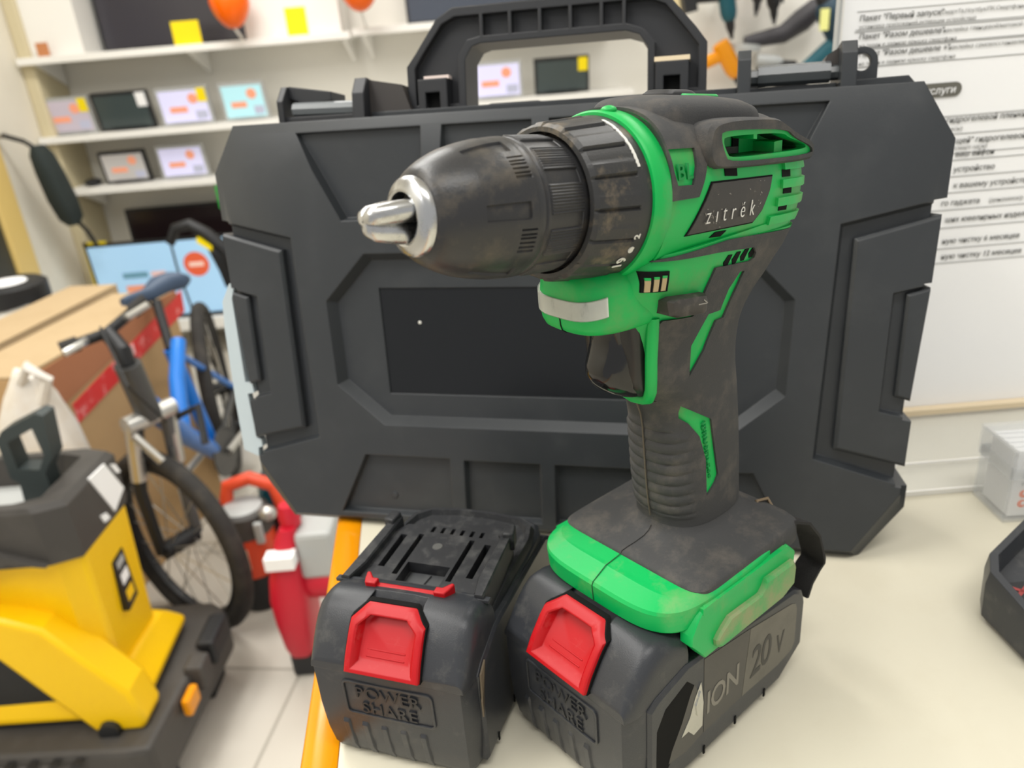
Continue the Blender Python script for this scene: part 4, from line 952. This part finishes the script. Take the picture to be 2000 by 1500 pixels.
# ------------------------------------------------------------------ tool wall at upper right
tw = thing('display_wall', 'white display wall with hanging power tools behind the right latch', 'panel', (.55, 2.30, FZ))
m_('panel', G().box((0, 0, 0), (.9, .02, 1.75)), WALLB, tw, smooth=0)
m_('side_post', G().box((-.06, -.008, 0), (.0, .02, 1.75)), mat('cream post', (232, 214, 168), .6), tw, smooth=0)
def pistol(name, lab, x, z, body, grip, ang, s=1.0, flip=1, y=2.22):
    r = thing(name, lab, 'power tool', (x, y, z), 0)
    rot = Matrix.Rotation(R(ang), 4, 'Y')
    def add(n, g, m):
        o = m_(n, g, m, r); o.data.transform(Matrix.Scale(s, 4) @ rot); return o
    add('motor_body', G().lathe([(-.075, .022), (-.07, .03), (.03, .031), (.05, .026), (.06, .02)], (0, 0, 0), (flip, 0, 0), 20), body)
    add('nose', G().lathe([(.06, .018), (.085, .016), (.11, .008), (.125, .006)], (0, 0, 0), (flip, 0, 0), 16), BLK)
    add('grip', G().loft([[(a, b, 0 - t) for a, b in selip(-flip*(.03 + t*.18), 0, .022, .016, 2.5, 16)] for t in (.01, .06, .12)]), grip)
    add('battery_foot', G().box((-flip*.05-.045, -.032, -.165), (-flip*.05+.045, .032, -.118)), BLK)
    m_('hanger', G().tube([(0, 2.296-y, .034*s), (0, 0, .028*s)], .003, 6), ALU, r)
    return r
pistol('hanging_drill', 'orange hanging power tool between case handle and right latch', .655, .205, ORANGE, ORANGE, 60, .75)
pistol('hanging_drill', 'dark teal hanging tool with yellow label nearest the price sheet', .905, .27, mat('dark navy teal plastic', (28, 56, 72), .45), TEAL, 60, 1.14, -1, y=2.14)
pistol('hanging_drill', 'teal and grey tool hanging at top left of the tool wall', .645, .345, TEAL, BLK, 80, .7)
pistol('hanging_drill', 'small pale grey tool hanging in the middle of the tool wall', .765, .195, GREYP, BLK, 10, .55)
pistol('hanging_drill', 'black tool with orange red tip at the top of the tool wall', .765, .36, BLK, ORP, 85, .6)
pistol('hanging_drill', 'slim black and teal tool hanging at the top left corner of the tool wall', .70, .368, BLK, TEAL, 95, .48, y=2.14)
pistol('hanging_drill', 'red nosed black tool hanging highest between the other tools', .735, .385, ORP, BLK, 88, .43, y=2.07)
gr = thing('angle_grinder', 'dark grey angle grinder lying against the tool wall above the latch', 'power tool', (.80, 2.235, .26))
m_('barrel', G().tube([(-.10, 0, -.012), (.0, 0, .0), (.05, 0, .03), (.09, 0, .06)], [.016, .024, .03, .026], 14), mat('charcoal grinder body', (62, 60, 64), .5), gr)
m_('guard_disc', G().lathe([(-.012, .035), (-.012, .042), (.004, .042), (.004, .03)], (-.10, 0, -.02), (.15, 0, 1), 24), GREYP, gr)
m_('hanger', G().tube([(.03, .06, .03), (.03, 0, .03)], .003, 6), ALU, gr)
tag(m_('tool_label', G().box((.845, 2.098, .262), (.867, 2.101, .312)), mat('pale yellow tag', (236, 236, 150), .6), smooth=0), 'pale yellow tag hanging on the dark teal tool', 'label')

# ------------------------------------------------------------------ things on the floor left of the counter
def wroot(name, lab, cat, x, y, z=FZ, group=None): return thing(name, lab, cat, (x, y, z), 0, group)
def wm(n, g, m, root, top=None, **k):
    t = top or root; k.setdefault('smooth', 40)
    return build(n, g, m, root, xf=Matrix.Translation(-Vector(t.location)), **k)

# yellow garden shredder
sh = wroot('garden_shredder', 'yellow garden shredder with dark hopper top and loop handle at lower left', 'shredder', -.95, 1.2)
bt = [(-.757, 1.118), (-.757, 1.285), (-.80, 1.30), (-1.24, 1.30), (-1.24, 1.105), (-.80, 1.105)]
bb_ = [(-.785, 1.150), (-.778, 1.296), (-.81, 1.305), (-1.24, 1.305), (-1.24, 1.128), (-.82, 1.128)]
sk0 = [(-.776, 1.138), (-.770, 1.306), (-.81, 1.318), (-1.24, 1.318), (-1.24, 1.115), (-.82, 1.115)]
sk1 = [(-.735, 1.088), (-.748, 1.350), (-.79, 1.37), (-1.24, 1.37), (-1.24, 1.095), (-.80, 1.085)]
wm('tank', G().loft([[(x, y, -.805) for x, y in bb_], [(x, y, -.72) for x, y in bb_], [(x, y, -.45) for x, y in bt]]), YEL, sh, smooth=20, bevel=.008)
wm('skirt', G().loft([[(x, y, -.80) for x, y in sk1], [(x, y, -.785) for x, y in sk1], [(x, y, -.735) for x, y in sk0]]), YEL, sh, smooth=20, bevel=.006)
fs = [(-.722, -.795), (-.728, -.815), (-.816, -.815), (-.934, -.632), (-1.24, -.395), (-1.24, -.33), (-1.02, -.515), (-.904, -.544), (-.843, -.572), (-.736, -.728)]
wm('front_cowl', G().prism(fs, XZ, 1.068, 1.14), YEL, sh, smooth=20, bevel=.008)
wm('pivot_cap', G().lathe([(0, .020), (.012, .019)], (-.787, 1.068, -.806), (0, -1, 0), 24), BLK, sh)
co = [(-.752, 1.112), (-.752, 1.288), (-.80, 1.308), (-1.25, 1.308), (-1.25, 1.092), (-.80, 1.092)]
sm = lambda p, k, cx=-1.0, cy=1.2: [(cx+(x-cx)*k, cy+(y-cy)*k) for x, y in p]
cap = wm('hopper_top', G().loft([[(x, y, -.458) for x, y in sm(co, .985)], [(x, y, -.44) for x, y in co], [(x, y, -.355) for x, y in co], [(x, y, -.345) for x, y in sm(co, .96)], [(x, y, -.345) for x, y in sm(co, .80)], [(x, y, -.40) for x, y in sm(co, .72)]]), DKP, sh, smooth=20)
wm('hopper_floor', G().prism(sm(co, .70), XYZ, -.402, -.398), GREYP, cap, top=sh, smooth=0)
wm('front_visor', G().prism([(-.86, -.44), (-.80, -.452), (-.90, -.41), (-.97, -.40), (-1.24, -.40), (-1.24, -.47), (-.95, -.47)], XZ, 1.078, 1.10), DKP, sh, smooth=0)
lo_ = [(-.880, -.262), (-.866, -.244), (-.80, -.217), (-.788, -.222), (-.797, -.300), (-.806, -.312), (-.818, -.33), (-.818, -.385), (-.872, -.385), (-.868, -.345), (-.880, -.335)]
lp = wm('loop_handle', G().prism(lo_, XZ, 1.185, 1.222), mat('dark slate plastic', (52, 60, 60), .5), sh, smooth=30)
lp.data.transform(Matrix.Identity(4))
hole = G().prism([(-.863, -.266), (-.814, -.244), (-.810, -.296), (-.826, -.322), (-.862, -.318)], XZ, 1.1, 1.3)
hole.v = [(a+.95, b-1.2, c+1.0) for a, b, c in hole.v]; boolean(lp, [hole])
g = G().prism([(1.188, -.349), (1.246, -.352), (1.282, -.424), (1.232, -.444)], lambda a, b, h: (h, a, b), -.7525, -.7495)
wm('white_sticker', g, PAPER, sh, smooth=0)
for q in ([(1.186, -.425), (1.205, -.43), (1.212, -.445), (1.192, -.442)], [(1.262, -.362), (1.278, -.37), (1.288, -.392), (1.275, -.388)]): wm('sticker_scrap', G().prism(q, lambda a, b, h: (h, a, b), -.7525, -.7495), PAPER, sh, smooth=0)
pl_ = wm('rating_plate', G().prism([(1.195, -.532), (1.238, -.527), (1.240, -.636), (1.197, -.644)], lambda a, b, h: (h, a, b), -.778, -.763), BLK, sh, smooth=0)
for z0, z1, m in ((-.555, -.540, GREYP), (-.590, -.568, PAPER), (-.628, -.605, YEL)): wm('plate_print', G().prism([(1.204, z0), (1.231, z0+.004), (1.231, z1+.004), (1.204, z1)], lambda a, b, h: (h, a, b), -.7632, -.7622), m, pl_, top=sh, smooth=0)
base = wm('base_tray', G().prism([(-.700, 1.022), (-.682, 1.40), (-.72, 1.43), (-1.34, 1.43), (-1.34, 1.04), (-.74, 1.018)], XYZ, -.93, -.815), DKP, sh, smooth=0, bevel=.012)
wm('base_foot', G().box((-1.3, 1.05, -1.0), (-1.2, 1.12, -.92)), BLK, sh, smooth=0, bevel=.006)
wm('base_foot', G().box((-.79, 1.05, -1.0), (-.72, 1.12, -.92)), BLK, sh, smooth=0, bevel=.006)
wm('base_foot', G().box((-.79, 1.32, -1.0), (-.72, 1.40, -.92)), BLK, sh, smooth=0, bevel=.006)
wm('base_foot', G().box((-1.3, 1.32, -1.0), (-1.2, 1.40, -.92)), BLK, sh, smooth=0, bevel=.006)
wm('front_panel', G().box((-1.33, 1.022, -.985), (-.73, 1.05, -.835)), mat('mid grey plastic', (96, 92, 88), .6), sh, smooth=0, bevel=.006)
for k in range(9): wm('vent_rib', G().prism([(-1.20+k*.042, -.86), (-1.185+k*.042, -.86), (-1.155+k*.042, -.822), (-1.17+k*.042, -.822)], XZ, 1.008, 1.03), BLK, sh, smooth=0)
wm('orange_latch', G().box((-.690, 1.135, -.862), (-.672, 1.185, -.822)), ORANGE, sh, smooth=0, bevel=.006)
for y0, y1 in ((1.20, 1.25), (1.27, 1.37)): wm('side_clip', G().box((-.705, y0, -.86), (-.665, y1, -.80)), BLK if y0 > 1.25 else DKP, sh, smooth=0, bevel=.008)
wm('underbody', G().prism([(-.80, -.80), (-.93, -.62), (-1.25, -.38), (-1.25, -.815), (-.80, -.815)], XZ, 1.10, 1.13), BLK, sh, smooth=0)

# bicycle
FA = Vector((-.835, 1.585, -.752)); RH = Vector((-1.0, 2.42, -.70)); BBp = Vector((-.884, 2.02, -.735)); WR = .248
bk = wroot('bicycle', 'blue bicycle with turned front wheel parked between the shredder and cardboard boxes', 'bicycle', -.85, 1.9)
def wheel(axle, d, r, par_n):
    d = Vector(d).normalized(); n_ = d.cross(Vector((0, 0, 1))).normalized()
    g = G(); rings = []
    for k in range(48):
        a = 2*pi*k/48; c_ = axle + (d*cos(a) + Vector((0, 0, 1))*sin(a)) * (r-.022); e = d*cos(a) + Vector((0, 0, 1))*sin(a)
        rings.append([c_ + (e*cos(2*pi*j/10) + n_*sin(2*pi*j/10))*.022 for j in range(10)])
    rings.append(rings[0])
    ty = wm(par_n, g.loft(rings, False, False), TYRE, bk)
    g = G(); rings = []
    for k in range(49):
        a = 2*pi*k/48; e = d*cos(a) + Vector((0, 0, 1))*sin(a); c_ = axle + e*(r-.05)
        rings.append([c_ + (e*.008*cos(2*pi*j/8) + n_*.012*sin(2*pi*j/8)) for j in range(8)])
    wm('rim', g.loft(rings, False, False), BLK, ty, top=bk)
    g = G()
    for k in range(20):
        a = 2*pi*k/20; e = d*cos(a) + Vector((0, 0, 1))*sin(a); g.tube([axle + n_*(.03 if k % 2 else -.03), axle + e*(r-.055)], .0016, 5)
    sp_ = wm('spokes', g, ALU, ty, top=bk); sp_['kind'] = 'stuff'
    wm('hub', G().tube([axle - n_*.045, axle + n_*.045], .022, 14), BLK, ty, top=bk)
    return n_
FD = Vector((.82, -.57, 0)).normalized()
fn = wheel(FA, FD, WR, 'front_wheel')
wheel(RH, (RH - BBp) * Vector((1, 1, 0)), .30, 'rear_wheel')
HB = FA + Vector((.012, .008, .335)); HT = HB + Vector((.0, -.03, .14))
for s in (1, -1):
    wm('fork_leg', G().tube([FA + fn*.05*s, FA + fn*.05*s + Vector((-.005, -.0, .17)), HB + fn*.04*s - Vector((0, 0, .01))], [.013, .015, .018], 12), BLK if s > 0 else mat('dull grey fork', (92, 92, 92), .4), bk)
    wm('fork_stanchion', G().tube([FA + fn*.05*s + Vector((0, 0, .20)), HB + fn*.045*s + Vector((0, 0, .0))], .017, 12), ALU, bk)
wm('fork_crown', G().tube([HB + fn*.06, HB - fn*.06], .022, 12), ALU, bk)
wm('head_tube', G().tube([HB, HT], .028, 16), GREYF, bk)
wm('down_tube', G().tube([HB + Vector((-.01, .02, .02)), HB*.5 + BBp*.5 + Vector((0, 0, .0)), BBp], [.028, .025, .024], 14), BLUE, bk)
SC = Vector((-.925, 2.0, -.40))
wm('top_tube', G().tube([HB*.55 + BBp*.45 + Vector((0, 0, .02)), Vector((-.87, 1.87, -.44)), SC + Vector((.04, -.03, .03))], [.022, .020, .020], 12), BLUE, bk)
wm('seat_tube', G().tube([BBp, SC], .019, 12), BLUE, bk)
wm('seat_post', G().tube([SC, Vector((-.965, 2.08, -.285))], .013, 12), BLK, bk)
wm('seat_stay', G().tube([SC, RH + Vector((.06, 0, .0))], .010, 10), BLUE, bk)
wm('chain_stay', G().tube([BBp, RH + Vector((.06, 0, 0))], .011, 10), GREYF, bk)
rings = []
for t, w_, h_ in ((-.13, .012, .012), (-.10, .018, .018), (-.02, .03, .022), (.05, .06, .028), (.10, .075, .03), (.125, .06, .02)):
    rings.append([(-.975 + y, 2.09 + t, -.265 + z + .02*(t > .04)) for y, z in selip(0, 0, w_, h_, 2.4, 20)])
sd = G().loft(rings); sd.v = [(-.975 + (x+.975)*.62 + (y-2.09)*.42, 2.09 + (y-2.09)*.5, -.265 + (z+.265)*.9) for x, y, z in sd.v]
wm('saddle', sd, mat('slate blue saddle', (62, 78, 100), .5), bk)
BL_, BM, BR_ = Vector((-.945, 1.55, -.228)), Vector((-.865, 1.60, -.215)), Vector((-.79, 1.66, -.165))
wm('handlebar', G().tube([BL_, BM*.4+BL_*.6, BM, BM*.4 + BR_*.6, BR_], .012, 12), BLK, bk)
wm('stem', G().tube([HT, HT + Vector((0, 0, .03)), BM], .018, 12), BLK, bk)
for a, b in ((BL_, BM), (BR_, BM)): wm('grip', G().tube([a, a + (b-a)*.38], .017, 12), TYRE, bk)
for a, b in ((BL_, BM), (BR_, BM)): wm('brake_lever', G().tube([a + (b-a)*.55, a + (b-a)*.45 + Vector((.02, -.04, .008)), a + (b-a)*.05 + Vector((.03, -.05, .006))], .008, 8), ALU, bk)
wm('brake_arm', G().tube([HB + fn*.05 + Vector((0, 0, -.03)), HB + fn*.07 + FD*.05 + Vector((0, 0, -.01)), HB + fn*.05 + FD*.09 + Vector((0, 0, -.07))], .009, 8), ALU, bk)
wm('brake_arm', G().tube([HB - fn*.05 + Vector((0, 0, -.03)), HB - fn*.09 + FD*.05 + Vector((0, 0, -.005)), HB - fn*.06 + FD*.09 + Vector((0, 0, -.08))], .009, 8), BLK, bk)
cr_n = Vector((1, -.1, 0)).normalized()
wm('chainring', G().lathe([(.028, .075), (.032, .075)], BBp, cr_n, 28), GREYF, bk)
wm('crank', G().tube([BBp + cr_n*.04, BBp + cr_n*.05 + Vector((.02, .14, .02))], .011, 8), ALU, bk)
wm('crank', G().tube([BBp - cr_n*.04, BBp - cr_n*.05 + Vector((-.02, -.14, -.02))], .011, 8), ALU, bk)
wm('pedal', G().box((-.06+BBp.x+.09, BBp.y+.11, BBp.z+.01), (BBp.x+.12, BBp.y+.19, BBp.z+.035)), BLK, bk, smooth=0, bevel=.004)
wm('rear_derailleur', G().tube([RH + Vector((.07, -.02, -.02)), RH + Vector((.07, -.06, -.14)), RH + Vector((.07, -.02, -.20))], .018, 8), BLK, bk)
wm('brake_cable', G().tube([BM + Vector((0, -.02, .02)), HT + Vector((.03, -.08, -.02)), HB + FD*.06], .003, 6), BLK, bk)

# long cardboard boxes
def carton(name, lab, A, B, wd, z0, z1, m, mt, grp='long cardboard cartons'):
    A = Vector((A[0], A[1], 0)); B = Vector((B[0], B[1], 0)); d = (B-A).normalized(); n_ = Vector((-d.y, d.x, 0))
    r = wroot(name, lab, 'carton', A.x, A.y, z0, grp)
    q = [A, B, B + n_*wd, A + n_*wd]
    wm('carton_body', G().loft([[(p.x, p.y, z0) for p in q], [(p.x, p.y, z1-.004) for p in q]]), m, r, smooth=0, bevel=.006)
    wm('carton_lid', G().loft([[(p.x, p.y, z1-.004) for p in q], [(p.x, p.y, z1) for p in q]]), mt, r, smooth=0)
    return r, A, d, n_
bx1, A_, d_, n_ = carton('cardboard_box', 'long brown cardboard box with diagonal red tape behind the bicycle', (-1.082, 1.60), (-.985, 2.235), .19, FZ, -.30, CARD, CARDT)  # paler top colour paints the light on the carton's upper face
Pt = lambda s, z, o=-.002: tuple(A_ + d_*s + n_*o + Vector((0, 0, z)))
wm('red_tape', G().add([Pt(.12, -.475), Pt(.12, -.425), Pt(.69, -.312), Pt(.68, -.375), Pt(.12, -.475, .001), Pt(.12, -.425, .001), Pt(.69, -.312, .001), Pt(.68, -.375, .001)], [(0, 1, 2, 3), (4, 7, 6, 5), (0, 4, 5, 1), (1, 5, 6, 2), (2, 6, 7, 3), (3, 7, 4, 0)]), TAPE, bx1, smooth=0)
wm('tape_lettering_patch', G().prism([(.33, -.415), (.33, -.385), (.40, -.372), (.40, -.402)], lambda a, b, h: Pt(a, b, h), -.0035, -.002), mat('pale tape print', (250, 190, 186), .5), bx1, smooth=0)
wm('upper_flap', G().add([Pt(.02, -.425), Pt(.02, -.31), Pt(.66, -.303), Pt(.66, -.322), Pt(.02, -.425, .001), Pt(.02, -.31, .001), Pt(.66, -.303, .001), Pt(.66, -.322, .001)], [(0, 1, 2, 3), (4, 7, 6, 5), (0, 4, 5, 1), (1, 5, 6, 2), (2, 6, 7, 3), (3, 7, 4, 0)]), mat('reddish brown print', (170, 112, 78), .85), bx1, smooth=0)
bx2, *_ = carton('cardboard_box', 'second long cardboard carton with pale top lying left of the red taped one', (-1.30, 1.62), (-1.20, 2.36), .16, FZ, -.295, CARDT, CARDT)
# white carrier bag standing in front of the cartons
cb_ = wroot('carrier_bag', 'crumpled white plastic carrier bag standing behind the yellow shredder', 'bag', -1.04, 1.51)
rnd = random.Random(5); rings = []
prof = [(0, .11, .07), (.15, .12, .075), (.35, .115, .072), (.5, .105, .066), (.6, .085, .056), (.68, .055, .04), (.74, .022, .018)]
for z, a, b in prof:
    rings.append([(-1.04 + .03*(z > .55)*(z-.55)/.2 + a*cos(t)*(1+.07*sin(5*t+z*9)+rnd.uniform(-.03, .03)), 1.51 + b*sin(t)*(1+.08*cos(7*t+z*7)), FZ + z + .012*sin(3*t)*(z > .1)) for t in [2*pi*k/40 for k in range(40)]])
wm('bag_body', G().loft(rings), BAG, cb_, smooth=60)
wm('carry_loop', G().tube([(-1.01, 1.49, FZ+.73), (-.98, 1.48, FZ+.765), (-.955, 1.49, FZ+.73), (-.98, 1.49, FZ+.68)], .012, 8), BAG, cb_)
# white appliance with a black lid
wa = wroot('floor_appliance', 'white appliance with black round lid cut by the left edge behind the cartons', 'appliance', -1.62, 2.3)
wm('cabinet', G().box((-1.95, 2.12, FZ), (-1.40, 2.5, -.395)), WHITE, wa, smooth=0, bevel=.02)
wm('top_rail', G().tube([(-1.9, 2.16, -.37), (-1.40, 2.30, -.345)], .03, 12), ALU, wa)
wm('lid', G().lathe([(0, .10), (.01, .115), (.06, .115), (.07, .10)], (-1.54, 2.36, -.33), (0, 0, 1), 32), BLK, wa)
wm('lid_base', G().box((-1.62, 2.3, -.40), (-1.46, 2.42, -.33)), GREYP, wa, smooth=0)
wm('lid_inset', G().lathe([(.068, .06), (.074, .055)], (-1.53, 2.35, -.33), (0, 0, 1), 24), PAPER, wa)
# trimmer with an arched black handle
tm = wroot('grass_trimmer', 'black trimmer with arched handle standing behind the left edge of the case', 'trimmer', -1.0, 2.7)
wm('arched_handle', G().tube([(-1.15, 2.7, -.25), (-1.12, 2.7, -.20), (-1.07, 2.7, -.19), (-1.02, 2.7, -.225), (-.965, 2.7, -.29), (-.945, 2.7, -.36)], [.016, .018, .02, .022, .026, .03], 12), BLK, tm)
wm('shaft', G().tube([(-.945, 2.7, -.34), (-.93, 2.7, -.7), (-.92, 2.7, FZ)], .024, 12), BLK, tm)
wm('grip_shell', G().prism([(-1.03, -.25), (-.985, -.29), (-.95, -.36), (-.955, -.44), (-.99, -.42), (-1.0, -.36)], XZ, 2.68, 2.73), BLK, tm, smooth=0, bevel=.008)
wm('yellow_inlay', G().prism([(-1.045, -.232), (-1.0, -.268), (-1.005, -.285), (-1.05, -.25)], XZ, 2.675, 2.70), TAGY, tm, smooth=0)
wm('thin_cable', G().tube([(-1.145, 2.69, -.22), (-1.14, 2.68, -.33), (-1.125, 2.68, -.48), (-1.10, 2.69, -.75), (-1.0, 2.7, -.98)], .004, 6), BLK, tm)
# orange and black canister tool
oc = wroot('canister_vacuum', 'orange and black canister with grey cap standing beside the front wheel', 'canister', -.700, 1.665)
wm('lower_tank', G().lathe([(0, .055), (.02, .062), (.11, .062)], (-.700, 1.665, FZ), (0, 0, 1), 32), BLK, oc)
wm('orange_tank', G().lathe([(.104, .058), (.108, .066), (.126, .067), (.220, .065), (.223, .058)], (-.700, 1.665, FZ), (0, 0, 1), 32), ORP, oc)
wm('cap', G().lathe([(.214, .060), (.222, .068), (.236, .068), (.277, .062), (.285, .05)], (-.700, 1.665, FZ), (0, 0, 1), 32), DKP, oc)
wm('cap_top', G().lathe([(.283, .052), (.288, .045)], (-.700, 1.665, FZ), (0, 0, 1), 32), GREYP, oc)
wm('handle', G().tube([(-0.7500, 1.6950, FZ+0.277), (-0.7400, 1.7050, FZ+0.323), (-0.6850, 1.7150, FZ+0.336), (-0.6250, 1.7050, FZ+0.315), (-0.6100, 1.6950, FZ+0.260), (-0.6050, 1.6850, FZ+0.168)], .018, 12), ORP, oc)
wm('side_hose', G().tube([(-0.6100, 1.7050, FZ+0.235), (-0.6050, 1.7150, FZ+0.126), (-0.6150, 1.7250, FZ+0.017)], .032, 12), mat('maroon black plastic', (84, 34, 28), .5), oc)
wm('paper_label', G().box((-0.7170, 1.5955, FZ+0.139), (-0.6870, 1.6010, FZ+0.197)), CREAMP, oc, smooth=0)
wm('chrome_button', G().ball((-0.6300, 1.6350, FZ+0.277), .024, .02, .02, 14, 8), ALU, oc)
wm('grey_latch', G().box((-0.6600, 1.6000, FZ+0.210), (-0.6400, 1.6150, FZ+0.269)), GREYP, oc, smooth=0, bevel=.004)
# crimson tool
rt = wroot('bench_grinder', 'crimson upright machine with white sticker and black foot beside the counter', 'machine', -.515, 1.42)
rings = []
for z, x0, x1, y0, y1 in ((.06, -.555, -.50, 1.36, 1.47), (.09, -.562, -.49, 1.35, 1.48), (.16, -.568, -.485, 1.345, 1.485), (.22, -.57, -.48, 1.345, 1.485), (.27, -.562, -.485, 1.35, 1.48), (.31, -.548, -.488, 1.36, 1.47), (.36, -.535, -.485, 1.37, 1.46), (.385, -.52, -.485, 1.38, 1.45)):
    rings.append([(x, y, FZ+z) for x, y in selip((x0+x1)/2, (y0+y1)/2, (x1-x0)/2, (y1-y0)/2, 3.6, 28)])
wm('body', G().loft(rings), REDM, rt, smooth=50)
wm('foot', G().box((-.555, 1.365, FZ), (-.495, 1.475, FZ+.065)), BLK, rt, smooth=0, bevel=.01)
wm('motor', G().lathe([(0, .045), (.07, .045)], (-.488, 1.42, FZ+.235), (1, -.1, 0), 24), REDM, rt)
wm('grey_cover', G().box((-.49, 1.375, FZ+.26), (-.41, 1.47, FZ+.375)), GREYP, rt, smooth=0, bevel=.01)
wm('side_strap', G().tube([(-.425, 1.36, FZ+.22), (-.44, 1.35, FZ+.15), (-.47, 1.35, FZ+.08)], .009, 8), BLK, rt)
wm('white_sticker', G().box((-.548, 1.338, FZ+.316), (-.487, 1.372, FZ+.346)), PAPER, rt, smooth=0)
wm('top_knob', G().lathe([(0, .022), (.03, .024), (.05, .018)], (-.50, 1.415, FZ+.38), (0, 0, 1), 18), REDM, rt)
# grey pipe and teal hose behind
gp = wroot('vacuum_hose', 'pale grey curved hose standing behind the crimson machine', 'hose', -.55, 1.60)
wm('hose', G().tube([(-.60, 1.60, FZ), (-.60, 1.60, -.82), (-.575, 1.60, -.76), (-.53, 1.60, -.735), (-.46, 1.60, -.735), (-.40, 1.60, -.76)], .016, 12), GREYP, gp)
tl = wroot('hose_reel', 'dark teal round reel behind the grey hose under the case', 'reel', -.57, 1.88)
wm('drum', G().lathe([(-.07, .15), (-.06, .17), (.06, .17), (.07, .15)], (-.56, 1.88, FZ+.171), (.3, -1, 0), 36), TEAL, tl)
wm('axle', G().lathe([(-.09, .03), (.09, .03)], (-.56, 1.88, FZ+.171), (.3, -1, 0), 20), BLK, tl)
